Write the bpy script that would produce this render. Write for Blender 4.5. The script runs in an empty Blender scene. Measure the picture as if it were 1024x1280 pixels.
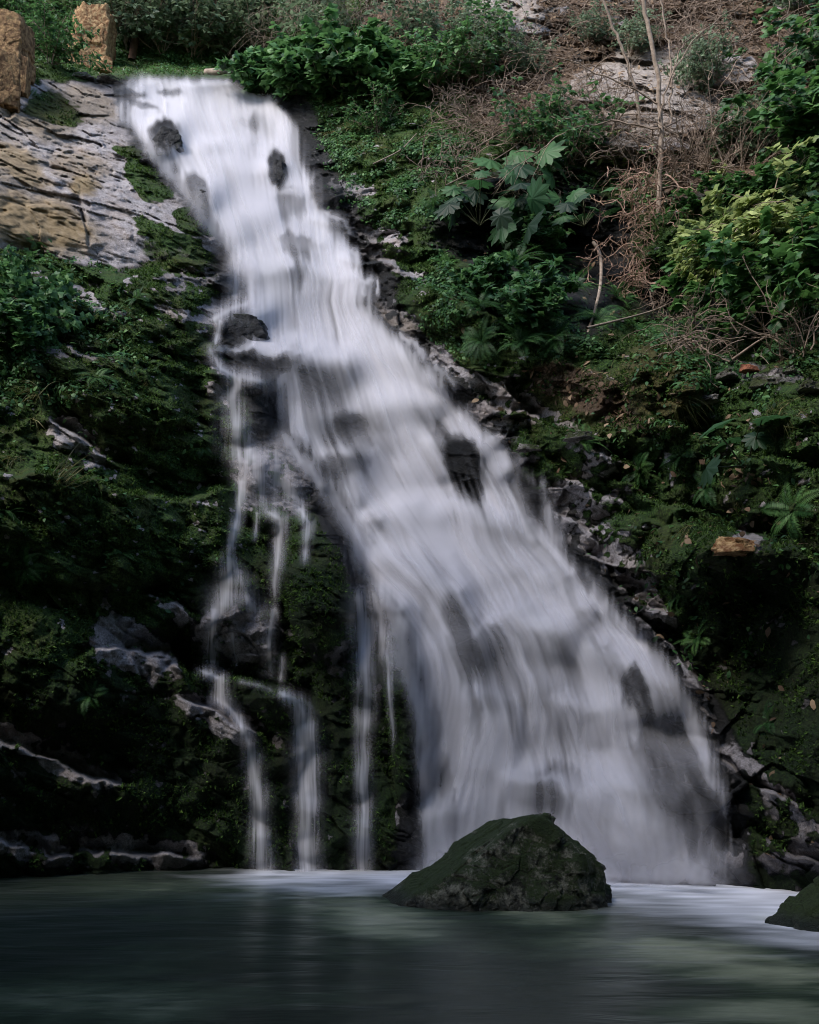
import bpy, math, numpy as np
from mathutils import Vector, Matrix

# ------------------------------------------------------------------ camera, sky, sun, exposure
SC = bpy.context.scene
COL = SC.collection
FOC, PITCH, CAMZ = 1372.5, math.radians(12.0), 1.3
cam = bpy.data.objects.new("camera", bpy.data.cameras.new("camera"))
COL.objects.link(cam)
cam.location = (0, 0, CAMZ)
cam.rotation_euler = (math.pi / 2 + PITCH, 0, 0)
cam.data.sensor_fit = 'VERTICAL'
cam.data.angle_y = 2 * math.atan(640 / FOC)
cam.data.clip_start = 0.05
cam.data.clip_end = 2000
SC.camera = cam

SUN_EL, SUN_AZ = math.radians(50), math.radians(-130)      # azimuth from +Y towards +X
world = bpy.data.worlds.new("World")
SC.world = world
world.use_nodes = True
wn = world.node_tree
for n in list(wn.nodes):
    wn.nodes.remove(n)
sky = wn.nodes.new('ShaderNodeTexSky')
sky.sky_type = 'NISHITA'
sky.sun_disc = False
sky.sun_elevation = SUN_EL
sky.sun_rotation = SUN_AZ
sky.dust_density = 1.0
hs = wn.nodes.new('ShaderNodeHueSaturation')
hs.inputs['Saturation'].default_value = 1.0
bg = wn.nodes.new('ShaderNodeBackground')
bg.inputs['Strength'].default_value = 0.12
wo = wn.nodes.new('ShaderNodeOutputWorld')
wn.links.new(sky.outputs[0], hs.inputs['Color'])
wn.links.new(hs.outputs[0], bg.inputs['Color'])
wn.links.new(bg.outputs[0], wo.inputs[0])

sd = bpy.data.lights.new("sun", 'SUN')
sd.energy = 2.0
sd.angle = math.radians(22)
sd.color = (1.0, 0.95, 0.88)
sun = bpy.data.objects.new("sun", sd)
COL.objects.link(sun)
sv = Vector((math.sin(SUN_AZ) * math.cos(SUN_EL), math.cos(SUN_AZ) * math.cos(SUN_EL), math.sin(SUN_EL)))
sun.rotation_euler = sv.to_track_quat('Z', 'Y').to_euler()
sun.location = sv * 60
SC.view_settings.view_transform = 'Standard'
SC.view_settings.look = 'None'
SC.view_settings.exposure = 1.5
SC.view_settings.gamma = 1.0
SC.cycles.filter_width = 1.0
SC.cycles.max_bounces = 8
SC.cycles.transparent_max_bounces = 24

# ------------------------------------------------------------------ helpers
rng = np.random.default_rng(11)
f32 = np.float32

def sstep(a, b, x):
    t = np.clip((x - a) / (b - a), 0, 1)
    return t * t * (3 - 2 * t)

def rays(px, py):
    cx = (px - 512.0) / FOC
    cy = (640.0 - py) / FOC
    dy = math.cos(PITCH) - cy * math.sin(PITCH)
    return cx / dy, (math.sin(PITCH) + cy * math.cos(PITCH)) / dy

def unproject(px, py, Y):
    a, b = rays(px, py)
    return np.stack([a * Y, np.broadcast_to(Y, np.shape(a)) + 0 * a, CAMZ + b * Y], -1)

_pr = np.random.default_rng(3)
_perm = _pr.permutation(256).astype(np.int32)
_perm = np.concatenate([_perm, _perm, _perm[:2]])
_grad = _pr.normal(size=(256, 3)).astype(f32)
_grad /= np.linalg.norm(_grad, axis=1)[:, None]
_rnd = _pr.random((256, 4)).astype(f32)

def perlin(x, y, z=0.0, seed=0):
    x = np.asarray(x, f32) + f32(seed * 17.31); y = np.asarray(y, f32) + f32(seed * 5.77)
    z = np.asarray(z, f32) + np.zeros_like(x)
    xi = np.floor(x).astype(np.int32); yi = np.floor(y).astype(np.int32); zi = np.floor(z).astype(np.int32)
    xf, yf, zf = x - xi, y - yi, z - zi
    u = xf * xf * xf * (xf * (xf * 6 - 15) + 10)
    v = yf * yf * yf * (yf * (yf * 6 - 15) + 10)
    w = zf * zf * zf * (zf * (zf * 6 - 15) + 10)
    xi &= 255; yi &= 255; zi &= 255
    r = 0
    for dx in (0, 1):
        for dy in (0, 1):
            for dz in (0, 1):
                h = _perm[(_perm[(_perm[(xi + dx) & 255] + yi + dy) & 255] + zi + dz) & 255]
                g = _grad[h]
                d = g[..., 0] * (xf - dx) + g[..., 1] * (yf - dy) + g[..., 2] * (zf - dz)
                r = r + d * (u if dx else 1 - u) * (v if dy else 1 - v) * (w if dz else 1 - w)
    return r * 1.5

def fbm(P, freq, octs=4, seed=0, gain=0.5, ridged=False):
    r, a, n = 0, 1.0, 0
    for o in range(octs):
        q = perlin(P[..., 0] * freq, P[..., 1] * freq, P[..., 2] * freq, seed + o * 3)
        r = r + a * ((1 - 2 * np.abs(q)) if ridged else q)
        n += a; a *= gain; freq *= 2.03
    return r / n

def facets(P, seed=0):
    """blocky rock: every Voronoi cell gets its own offset and tilt; returns (height, border distance)"""
    xi = np.floor(P).astype(np.int32)
    b1 = np.full(P.shape[:-1], 9.0, f32); b2 = b1.copy(); hh = np.zeros_like(b1)
    for dx in (-1, 0, 1):
        for dy in (-1, 0, 1):
            for dz in (-1, 0, 1):
                c = xi + np.array((dx, dy, dz), np.int32)
                h = _perm[(_perm[(_perm[(c[..., 0] + seed) & 255] + c[..., 1]) & 255] + c[..., 2]) & 255]
                q = P - (c + _rnd[h, :3] * 0.9 + 0.05)
                d = np.sqrt((q * q).sum(-1))
                g = _grad[(h + 91) & 255]
                hv = _rnd[h, 3] - 0.5 + 0.9 * (q * g).sum(-1)
                near = d < b1
                b2 = np.where(near, b1, np.minimum(b2, d))
                hh = np.where(near, hv, hh)
                b1 = np.where(near, d, b1)
    return hh, b2 - b1

def blur(a, r):
    r = int(round(r))
    if r < 1:
        return a
    for _ in range(3):
        for ax in (0, 1):
            p = np.pad(a, [(r + 1, r) if k == ax else (0, 0) for k in (0, 1)], mode='edge').astype(np.float64)
            c = np.cumsum(p, ax)
            n = a.shape[ax]
            i1 = np.take(c, np.arange(2 * r + 1, 2 * r + 1 + n), ax)
            i0 = np.take(c, np.arange(0, n), ax)
            a = ((i1 - i0) / (2 * r + 1)).astype(f32)
    return a

def grid_faces(nr, nc, keep=None):
    i = np.arange(nr * nc).reshape(nr, nc)
    q = np.stack([i[:-1, :-1], i[1:, :-1], i[1:, 1:], i[:-1, 1:]], -1).reshape(-1, 4)
    return q if keep is None else q[keep]

def mesh_np(name, V, Fq, mat=None, parent=None, smooth=True, attrs=None, link=True, uv=None):
    """one mesh object from numpy arrays (faces all of one size)"""
    V = np.asarray(V, f32).reshape(-1, 3); Fq = np.asarray(Fq, np.int32)
    me = bpy.data.meshes.new(name)
    k = Fq.shape[1]
    me.vertices.add(len(V)); me.vertices.foreach_set('co', V.ravel())
    me.loops.add(Fq.size); me.loops.foreach_set('vertex_index', Fq.ravel())
    me.polygons.add(len(Fq))
    me.polygons.foreach_set('loop_start', np.arange(0, Fq.size, k, dtype=np.int32))
    me.polygons.foreach_set('use_smooth', np.full(len(Fq), smooth, bool))
    for an, av in (attrs or {}).items():
        me.attributes.new(an, 'FLOAT', 'POINT').data.foreach_set('value', np.asarray(av, f32).ravel())
    me.update(calc_edges=True)
    if mat is not None:
        me.materials.append(mat)
    o = bpy.data.objects.new(name, me)
    if link:
        COL.objects.link(o)
    if parent is not None:
        o.parent = parent
    return o

def compact(V, Fq, attrs):
    used = np.zeros(len(V), bool); used[Fq.ravel()] = True
    m = np.cumsum(used) - 1
    return V[used], m[Fq], {k: np.asarray(a).ravel()[used] for k, a in attrs.items()}

def tag(o, label, cat, group=None, kind=None):
    o['label'] = label; o['category'] = cat
    if group: o['group'] = group
    if kind: o['kind'] = kind
    return o

class NT:
    """tiny node-tree builder"""
    def __init__(s, name):
        s.m = bpy.data.materials.new(name); s.m.use_nodes = True
        s.t = s.m.node_tree
        for n in list(s.t.nodes): s.t.nodes.remove(n)
        s.out = s.t.nodes.new('ShaderNodeOutputMaterial')
    def n(s, typ, **kw):
        nd = s.t.nodes.new(typ)
        for k, v in kw.items():
            if k in nd.bl_rna.properties: setattr(nd, k, v)
            else: s.put(nd, k.replace('_', ' '), v)
        return nd
    def put(s, nd, key, v):
        i = nd.inputs[key]
        if isinstance(v, bpy.types.NodeSocket): s.t.links.new(v, i)
        else: i.default_value = v
    def attr(s, name):
        return s.n('ShaderNodeAttribute', attribute_name=name).outputs['Fac']
    def noise(s, scale, detail=4, rough=0.55, vec=None, dist=0.0):
        nd = s.n('ShaderNodeTexNoise')
        nd.inputs['Scale'].default_value = scale; nd.inputs['Detail'].default_value = detail
        nd.inputs['Roughness'].default_value = rough; nd.inputs['Distortion'].default_value = dist
        s.t.links.new(vec if vec is not None else s.pos(), nd.inputs['Vector'])
        return nd.outputs['Fac']
    def pos(s):
        if not hasattr(s, '_pos'):
            s._pos = s.n('ShaderNodeNewGeometry').outputs['Position']
        return s._pos
    def objpos(s):
        return s.n('ShaderNodeTexCoord').outputs['Object']
    def math(s, op, a, b=None, clamp=False):
        nd = s.n('ShaderNodeMath', operation=op, use_clamp=clamp)
        for i, v in enumerate((a, b)):
            if v is None: continue
            if isinstance(v, bpy.types.NodeSocket): s.t.links.new(v, nd.inputs[i])
            else: nd.inputs[i].default_value = v
        return nd.outputs[0]
    def ramp(s, fac, stops):
        nd = s.n('ShaderNodeValToRGB')
        e = nd.color_ramp.elements
        while len(e) < len(stops): e.new(0.5)
        for el, (p, c) in zip(e, stops):
            el.position = p
            el.color = (*c, 1) if isinstance(c, tuple) else (c, c, c, 1)
        s.t.links.new(fac, nd.inputs[0])
        return nd.outputs['Color']
    def mix(s, fac, a, b):
        nd = s.n('ShaderNodeMix', data_type='RGBA')
        for k, v in ((0, fac), (6, a), (7, b)):
            if isinstance(v, bpy.types.NodeSocket): s.t.links.new(v, nd.inputs[k])
            else: nd.inputs[k].default_value = (*v, 1) if isinstance(v, tuple) else v
        return nd.outputs[2]
    def bump(s, h, strength=0.5, dist=0.02, normal=None):
        nd = s.n('ShaderNodeBump')
        nd.inputs['Strength'].default_value = strength; nd.inputs['Distance'].default_value = dist
        s.t.links.new(h, nd.inputs['Height'])
        if normal is not None: s.t.links.new(normal, nd.inputs['Normal'])
        return nd.outputs[0]
    def bsdf(s, color, rough=0.8, normal=None, spec=0.3, **kw):
        nd = s.n('ShaderNodeBsdfPrincipled')
        for k, v in (('Base Color', color), ('Roughness', rough), ('Specular IOR Level', spec)):
            if isinstance(v, tuple): v = (*v, 1)
            s.put(nd, k, v)
        if normal is not None: s.t.links.new(normal, nd.inputs['Normal'])
        for k, v in kw.items(): s.put(nd, k.replace('_', ' '), v)
        return nd.outputs[0]
    def done(s, shader):
        s.t.links.new(shader, s.out.inputs['Surface'])
        return s.m

# ------------------------------------------------------------------ materials
def terrain_material():
    t = NT('rock_moss_and_litter')
    n1 = t.noise(1.3, 5, 0.6); n2 = t.noise(7, 6, 0.65); n3 = t.noise(38, 4, 0.7); n4 = t.noise(120, 3, 0.7)
    rock = t.ramp(n2, [(0.25, (0.28, 0.255, 0.27)), (0.5, (0.50, 0.46, 0.485)), (0.75, (0.66, 0.62, 0.645))])
    rock = t.mix(t.ramp(n3, [(0.45, 0.0), (0.62, 0.55)]), rock, (0.14, 0.125, 0.12))
    n5 = t.noise(260, 2, 0.7); crk = t.noise(16, 8, 0.75, None, 0.6)
    rock = t.mix(t.ramp(n5, [(0.48, 0.0), (0.68, 0.38)]), rock, (0.14, 0.13, 0.125))
    rock = t.mix(t.ramp(t.math('ABSOLUTE', t.math('SUBTRACT', crk, 0.5)), [(0.0, 0.75), (0.03, 0.0)]), rock, (0.03, 0.028, 0.026))
    rock = t.mix(t.ramp(n1, [(0.48, 0.0), (0.7, 0.45)]), rock, (0.34, 0.25, 0.19))
    ochre = t.ramp(n2, [(0.3, (0.12, 0.085, 0.045)), (0.55, (0.27, 0.20, 0.115)), (0.75, (0.38, 0.30, 0.20))])
    c = t.mix(t.attr('ochre'), rock, ochre)
    dark = t.ramp(n3, [(0.35, (0.012, 0.012, 0.012)), (0.6, (0.05, 0.047, 0.045)), (0.75, (0.12, 0.11, 0.10))])
    pale = t.attr('pale')
    pale = t.math('ADD', pale, t.math('MULTIPLY', t.math('SUBTRACT', n3, 0.5), 0.7), clamp=True)
    c = t.mix(t.ramp(pale, [(0.35, 0.0), (0.6, 1.0)]), dark, c)
    moss = t.ramp(n3, [(0.3, (0.006, 0.013, 0.003)), (0.5, (0.032, 0.078, 0.015)), (0.72, (0.125, 0.24, 0.042))])
    moss = t.mix(t.ramp(n1, [(0.44, 0.0), (0.64, 0.6)]), moss, t.ramp(n3, [(0.3, (0.02, 0.024, 0.006)), (0.7, (0.12, 0.125, 0.03))]))
    moss = t.mix(t.math('MULTIPLY', t.attr('ochre'), 0.85), moss, t.ramp(n3, [(0.3, (0.03, 0.022, 0.007)), (0.5, (0.09, 0.07, 0.022)), (0.72, (0.22, 0.17, 0.06))]))
    mf = t.attr('moss')
    mf = t.math('ADD', mf, t.math('MULTIPLY', t.math('SUBTRACT', n2, 0.5), 0.6))
    mf = t.math('ADD', mf, t.math('MULTIPLY', t.math('SUBTRACT', n4, 0.5), 0.6))
    mfac = t.ramp(mf, [(0.42, 0.0), (0.58, 1.0)])
    c = t.mix(mfac, c, moss)
    lit = t.ramp(n3, [(0.3, (0.035, 0.022, 0.014)), (0.5, (0.11, 0.07, 0.045)), (0.7, (0.26, 0.18, 0.12))])
    lf = t.math('ADD', t.attr('litter'), t.math('MULTIPLY', t.math('SUBTRACT', n2, 0.5), 0.7))
    lfac = t.ramp(lf, [(0.42, 0.0), (0.58, 1.0)])
    c = t.mix(lfac, c, lit)
    wet = t.attr('wet')  # wet rock, and also the shade painted into the hollow floor
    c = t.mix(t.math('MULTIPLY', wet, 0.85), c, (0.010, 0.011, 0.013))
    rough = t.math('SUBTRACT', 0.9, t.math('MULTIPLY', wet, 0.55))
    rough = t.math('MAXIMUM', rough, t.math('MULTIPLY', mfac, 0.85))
    h = t.math('ADD', t.math('MULTIPLY', n3, 0.5), t.math('MULTIPLY', n4, t.math('ADD', 0.3, t.math('MULTIPLY', mfac, 0.6))))
    h = t.math('ADD', h, t.math('MULTIPLY', crk, 0.5))
    return t.done(t.bsdf(c, rough, t.bump(h, 0.9, 0.06), t.math('SUBTRACT', 0.3, t.math('MULTIPLY', wet, 0.15))))

def water_sheet_material():
    t = NT('white_falling_water')
    a = t.attr('cover')
    d = t.n('ShaderNodeBsdfDiffuse'); d.inputs['Color'].default_value = (0.725, 0.71, 0.765, 1)
    tr = t.n('ShaderNodeBsdfTranslucent'); tr.inputs['Color'].default_value = (0.725, 0.71, 0.765, 1)
    m1 = t.n('ShaderNodeMixShader'); m1.inputs[0].default_value = 0.35
    t.t.links.new(d.outputs[0], m1.inputs[1]); t.t.links.new(tr.outputs[0], m1.inputs[2])
    tp = t.n('ShaderNodeBsdfTransparent')
    m2 = t.n('ShaderNodeMixShader')
    t.t.links.new(a, m2.inputs[0]); t.t.links.new(tp.outputs[0], m2.inputs[1]); t.t.links.new(m1.outputs[0], m2.inputs[2])
    return t.done(m2.outputs[0])

def pool_material():
    t = NT('murky_green_pool_water')
    p = t.pos()
    mp = t.n('ShaderNodeMapping'); t.t.links.new(p, mp.inputs['Vector']); mp.inputs['Scale'].default_value = (0.8, 2.6, 1)
    nz = t.noise(1.3, 3, 0.5, mp.outputs[0], 0.8)
    nm = t.bump(nz, 0.16, 0.12)
    n2 = t.noise(0.55, 5, 0.6, None, 1.2); n3 = t.noise(5, 4, 0.6, mp.outputs[0], 0.5)
    sh = t.math('ADD', t.attr('shallow'), t.math('MULTIPLY', t.math('SUBTRACT', n2, 0.5), 0.7))
    sh = t.math('ADD', sh, t.math('MULTIPLY', t.math('SUBTRACT', n3, 0.5), 0.45))
    c = t.ramp(sh, [(0.0, (0.010, 0.019, 0.011)), (0.24, (0.056, 0.078, 0.046)), (0.55, (0.28, 0.30, 0.20)), (0.9, (0.60, 0.59, 0.43))])
    b = t.n('ShaderNodeBsdfDiffuse'); t.t.links.new(c, b.inputs['Color'])
    gl = t.n('ShaderNodeBsdfGlossy'); gl.inputs['Roughness'].default_value = 0.28; gl.inputs['Color'].default_value = (0.62, 0.66, 0.62, 1)
    t.t.links.new(nm, gl.inputs['Normal'])
    fr = t.n('ShaderNodeFresnel'); fr.inputs['IOR'].default_value = 1.3; t.t.links.new(nm, fr.inputs['Normal'])
    m = t.n('ShaderNodeMixShader'); t.t.links.new(fr.outputs[0], m.inputs[0])
    t.t.links.new(b.outputs[0], m.inputs[1]); t.t.links.new(gl.outputs[0], m.inputs[2])
    d = t.n('ShaderNodeBsdfDiffuse'); d.inputs['Color'].default_value = (0.80, 0.80, 0.86, 1)
    m2 = t.n('ShaderNodeMixShader'); t.t.links.new(t.attr('foam'), m2.inputs[0])
    t.t.links.new(m.outputs[0], m2.inputs[1]); t.t.links.new(d.outputs[0], m2.inputs[2])
    return t.done(m2.outputs[0])

def boulder_material(name, rock=(0.26, 0.24, 0.22), dark=(0.03, 0.03, 0.028), moss=0.6, mosscol=(0.035, 0.045, 0.013)):
    t = NT(name)
    v = t.pos()
    n1 = t.noise(2.5, 5, 0.6); n2 = t.noise(11, 6, 0.7); n3 = t.noise(60, 4, 0.7)
    nz = t.n('ShaderNodeSeparateXYZ'); t.t.links.new(t.n('ShaderNodeNewGeometry').outputs['Normal'], nz.inputs[0])
    c = t.mix(t.ramp(n2, [(0.42, 0.0), (0.62, 1.0)]), dark, rock)
    pz = t.n('ShaderNodeSeparateXYZ'); t.t.links.new(v, pz.inputs[0])
    up = t.math('MULTIPLY', nz.outputs['Z'], 0.22)
    f = t.math('ADD', t.math('ADD', n1, up), moss - 0.6)
    f = t.math('ADD', f, t.math('MULTIPLY', t.math('SUBTRACT', n3, 0.5), 0.4))
    mc = t.ramp(n3, [(0.3, tuple(x * 0.35 for x in mosscol)), (0.7, tuple(x * 1.9 for x in mosscol))])
    c = t.mix(t.ramp(f, [(0.42, 0.0), (0.56, 1.0)]), c, mc)
    h = t.math('ADD', n2, t.math('MULTIPLY', n3, 0.5))
    tide = t.ramp(t.math('ADD', pz.outputs['Z'], t.math('MULTIPLY', n2, 0.12)), [(0.10, 1.0), (0.17, 0.0)])     # wet band at the waterline
    c = t.mix(t.math('MULTIPLY', tide, 0.75), c, (0.008, 0.009, 0.008))
    rough = t.math('SUBTRACT', 0.85, t.math('MULTIPLY', tide, 0.55))
    return t.done(t.bsdf(c, rough, t.bump(h, 0.8, 0.05), 0.3))

M_TERRAIN = terrain_material()
M_FALL = water_sheet_material()
M_POOL = pool_material()
M_BOULDER = boulder_material('mossy_boulder', (0.30, 0.29, 0.24), (0.016, 0.017, 0.013), 0.55, (0.020, 0.032, 0.009))

# ------------------------------------------------------------------ the rock face
STEP = 1.35
gx = np.arange(-360, 1385, STEP, dtype=f32); gy = np.arange(-260, 1201, STEP, dtype=f32)
NC, NR = len(gx), len(gy)
PX, PY = np.meshgrid(gx, gy)

CTRL = """-360: 1200 9 1000 9 800 9.2 600 9.6 400 10.4 200 11.8 50 13.5 -260 17
-100: 1200 10.8 1000 11 800 11.2 600 11.7 400 13 200 15 100 16.8 -260 22
100: 1200 11.9 1085 12 950 12 800 12.2 650 12.7 560 12.9 450 13.9 330 15.2 200 17.6 110 20.2 -100 23 -260 26
260: 1200 12.3 1090 12.4 950 12.6 830 12.8 700 13.2 600 13.8 480 14.8 400 15.6 300 17.1 200 18.8 110 21 -260 27
420: 1200 12.1 1090 12.2 900 12.8 750 13.4 600 14.6 500 15.4 400 16.5 250 18.2 180 19.2 110 20.6 0 23 -260 28
600: 1200 11.8 1090 12 900 12.6 750 13.5 600 14.7 480 15.2 400 15.6 300 16.6 200 18.2 100 20 0 22 -260 27
760: 1200 11.4 1090 11.5 900 12.2 750 13 650 13.4 550 13.6 450 14.6 350 16.2 250 17.5 150 18.8 50 21 -260 27
900: 1200 11 1100 11 1000 11.3 850 11.6 700 12 560 12.6 450 13.6 300 15.2 150 18.2 0 21 -260 26.5
1024: 1200 10.3 1000 10.4 800 10.8 600 11.5 450 12.6 300 14 150 17 0 20 -260 25
1384: 1200 7.5 900 8 600 8.8 300 11 0 16 -260 21"""
cp = []
for ln in CTRL.splitlines():
    x, rest = ln.split(':'); r = [float(v) for v in rest.split()]
    cp += [(float(x), r[i], r[i + 1]) for i in range(0, len(r), 2)]
cp = np.array(cp)

def tps(cp, qx, qy):
    X = cp[:, :2] / 400.0
    def U(d2): return 0.5 * d2 * np.log(d2 + 1e-9)
    n = len(X)
    K = U(((X[:, None] - X[None]) ** 2).sum(-1)) + 0.002 * np.eye(n)
    Pm = np.concatenate([np.ones((n, 1)), X], 1)
    A = np.block([[K, Pm], [Pm.T, np.zeros((3, 3))]])
    w = np.linalg.solve(A, np.concatenate([cp[:, 2], np.zeros(3)]))
    qx = qx / 400.0; qy = qy / 400.0
    r = w[n] + w[n + 1] * qx + w[n + 2] * qy
    for i in range(n):
        r = r + w[i] * U((qx - X[i, 0]) ** 2 + (qy - X[i, 1]) ** 2)
    return r

def upsample(a, cx, cy, qx, qy):
    """bilinear lookup of a coarse array at grid columns qx / rows qy"""
    fx = np.clip((qx - cx[0]) / (cx[1] - cx[0]), 0, len(cx) - 1.001); fy = np.clip((qy - cy[0]) / (cy[1] - cy[0]), 0, len(cy) - 1.001)
    ix = fx.astype(int); iy = fy.astype(int); tx = fx - ix; ty = fy - iy
    return (a[iy, ix] * (1 - tx) * (1 - ty) + a[iy, ix + 1] * tx * (1 - ty) + a[iy + 1, ix] * (1 - tx) * ty + a[iy + 1, ix + 1] * tx * ty)

ccx = np.arange(-370, 1410, 10.0); ccy = np.arange(-270, 1230, 10.0)
base = upsample(tps(cp, *np.meshgrid(ccx, ccy)), ccx, ccy, PX, PY).astype(f32)
base = blur(base, 6)
# the stream bed runs away upstream behind the crest
crest_y = (np.interp(gx, [-360, 0, 60, 140, 190, 265, 300, 340, 420, 470], [-20, 62, 84, 98, 93, 96, 96, 80, 62, 50]) + 7 * perlin(gx * .03, 0 * gx, 0, 2) + 3 * perlin(gx * .1, 0 * gx, 0, 4)).astype(f32)
jump = np.interp(gx, [-360, 300, 480], [6.5, 6.5, 0]).astype(f32)
base = base + jump[None] * sstep(-4, 16, crest_y[None] - PY)
P0 = unproject(PX, PY, base).astype(f32)

def ell(cx, cy, rx, ry, rot=0, X=None, Y=None):
    X = PX if X is None else X; Y = PY if Y is None else Y
    c, s = math.cos(math.radians(rot)), math.sin(math.radians(rot))
    dx, dy = X - cx, Y - cy
    return np.sqrt(((dx * c + dy * s) / rx) ** 2 + ((-dx * s + dy * c) / ry) ** 2)

def poly(pts, soft, X, Y):
    """soft inside mask of a polygon"""
    ins = np.zeros(X.shape, bool); dm = np.full(X.shape, 1e9, f32)
    n = len(pts)
    for i in range(n):
        (x0, y0), (x1, y1) = pts[i], pts[(i + 1) % n]
        if y0 != y1:
            c = ((y0 > Y) != (y1 > Y)) & (X < (x1 - x0) * (Y - y0) / (y1 - y0) + x0)
            ins ^= c
        ex, ey = x1 - x0, y1 - y0
        t = np.clip(((X - x0) * ex + (Y - y0) * ey) / (ex * ex + ey * ey), 0, 1)
        dm = np.minimum(dm, (X - x0 - t * ex) ** 2 + (Y - y0 - t * ey) ** 2)
    d = np.sqrt(dm) * np.where(ins, 1, -1)
    return sstep(-soft, soft, d).astype(f32)

def pline(pts, X, Y):
    """distance to a polyline, the fraction along it"""
    dm = np.full(X.shape, 1e9, f32); tt = np.zeros(X.shape, f32)
    L = [0.0]
    for a, b in zip(pts, pts[1:]): L.append(L[-1] + math.hypot(b[0] - a[0], b[1] - a[1]))
    for i, (a, b) in enumerate(zip(pts, pts[1:])):
        ex, ey = b[0] - a[0], b[1] - a[1]
        t = np.clip(((X - a[0]) * ex + (Y - a[1]) * ey) / (ex * ex + ey * ey + 1e-9), 0, 1)
        d = (X - a[0] - t * ex) ** 2 + (Y - a[1] - t * ey) ** 2
        near = d < dm
        dm = np.where(near, d, dm); tt = np.where(near, (L[i] + t * (L[i + 1] - L[i])) / L[-1], tt)
    return np.sqrt(dm), tt

w1 = fbm(P0, 0.9, 3, 5); w2 = fbm(P0, 0.9, 3, 9)
WX = PX + 22 * w1 + 9 * fbm(P0, 4, 2, 21); WY = PY + 18 * w2 + 7 * fbm(P0, 4, 2, 25)     # wandering outlines

XL = ([80, 100, 150, 180, 220, 260, 300, 340, 380, 430, 480, 540, 580, 620, 660, 700, 750, 800, 850, 900, 1000, 1110],
      [165, 150, 150, 185, 215, 245, 278, 303, 308, 303, 330, 352, 397, 417, 432, 440, 478, 508, 520, 525, 530, 522])
XR = ([80, 100, 115, 130, 160, 200, 230, 260, 300, 330, 350, 380, 400, 430, 460, 500, 540, 570, 600, 640, 680, 720, 760, 800, 850, 900, 950, 1000, 1110],
      [285, 320, 345, 357, 372, 382, 402, 412, 430, 448, 468, 462, 480, 512, 538, 572, 612, 642, 667, 688, 704, 742, 772, 812, 852, 882, 898, 907, 905])
def fall_edges(y):
    return np.interp(y, *XL), np.interp(y, *XR)
xl, xr = fall_edges(PY)
in_fall = sstep(-14, 10, np.minimum(PX - xl, xr - PX)) * sstep(85, 100, PY)
near_fall = sstep(-70, 0, np.minimum(PX - xl, xr - PX)) * sstep(85, 110, PY)

SLAB = [(-360, 40), (0, 112), (100, 100), (145, 112), (165, 185), (210, 228), (256, 290), (282, 325), (240, 318), (160, 338), (90, 330), (0, 312), (-360, 300)]
BAND = [(440, 365), (480, 385), (540, 430), (620, 470), (740, 540), (780, 600), (790, 680), (830, 760), (860, 830), (910, 920), (970, 1000), (1030, 1060), (1060, 1120), (880, 1100), (905, 980), (880, 890), (800, 780), (700, 660), (600, 560), (520, 440)]
LITTER = [(440, 30), (560, -60), (1400, -280), (1400, 150), (1024, 200), (930, 230), (840, 250), (760, 215), (690, 190), (640, 150), (560, 95)]
PALE_PLY = [[(565, -40), (660, -10), (690, 35), (650, 62), (600, 30)], [(690, 110), (750, 80), (850, 48), (940, 70), (925, 130), (900, 190), (760, 195), (700, 150)],
            [(960, -20), (1024, -30), (1020, 20), (970, 18)]]
slab = poly(SLAB, 12, WX, WY); band = poly(BAND, 14, WX, WY); litter = poly(LITTER, 30, WX, WY)
pale = np.zeros_like(slab)
for p in PALE_PLY: pale = np.maximum(pale, poly(p, 9, WX, WY))

# -- depth features: ledges (jump back above a line), bulges
D = np.zeros_like(base)
lw = 5 * fbm(P0, 2.2, 3, 33) * 4
def ledge(pts, A, L=40, below=0.6, fade=14, sharp=2.0):
    global D
    xs = [p[0] for p in pts]; ys = [p[1] for p in pts]
    d = np.interp(PX, xs, ys) - PY + lw
    w = sstep(xs[0] - fade, xs[0] + fade, PX) * sstep(xs[-1] + fade, xs[-1] - fade, PX)
    s = 0.5 + 0.5 * np.tanh(d / sharp)
    D += w * A * (s * np.exp(-np.clip(d, 0, 400) / L) - (1 - s) * below * np.exp(-np.clip(-d, 0, 400) / L))
# left bank
ledge([(-300, 870), (0, 928), (60, 950), (120, 975), (170, 985)], 0.45, 60)
ledge([(-100, 1040), (20, 1050), (90, 1072), (160, 1060), (240, 1078)], 0.35, 35)
ledge([(90, 830), (130, 805), (165, 808), (215, 822), (240, 855)], 0.4, 55)
ledge([(215, 838), (270, 845), (320, 852), (370, 876), (400, 890)], 0.5, 45)
ledge([(228, 872), (265, 885), (300, 905), (335, 930)], 0.35, 45)
ledge([(180, 742), (215, 750), (260, 770)], 0.3, 40)
ledge([(-200, 560), (0, 590), (100, 600), (200, 618), (285, 610)], 0.7, 55)
ledge([(-200, 380), (0, 425), (80, 436), (150, 452), (230, 455), (300, 470)], 0.4, 45)
ledge([(60, 520), (120, 560), (165, 585)], 0.35, 40)
ledge([(0, 322), (100, 325), (200, 345), (290, 345)], 0.45, 45)
ledge([(30, 350), (80, 370), (150, 380)], 0.2, 25)
ledge([(60, 215), (130, 228), (190, 250), (262, 292)], 0.25, 30)
ledge([(0, 180), (90, 195), (160, 235)], 0.2, 22)
ledge([(0, 150), (60, 148), (120, 172), (200, 222)], 0.2, 18)
ledge([(0, 262), (60, 255), (100, 262), (110, 300)], 0.2, 22)
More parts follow.
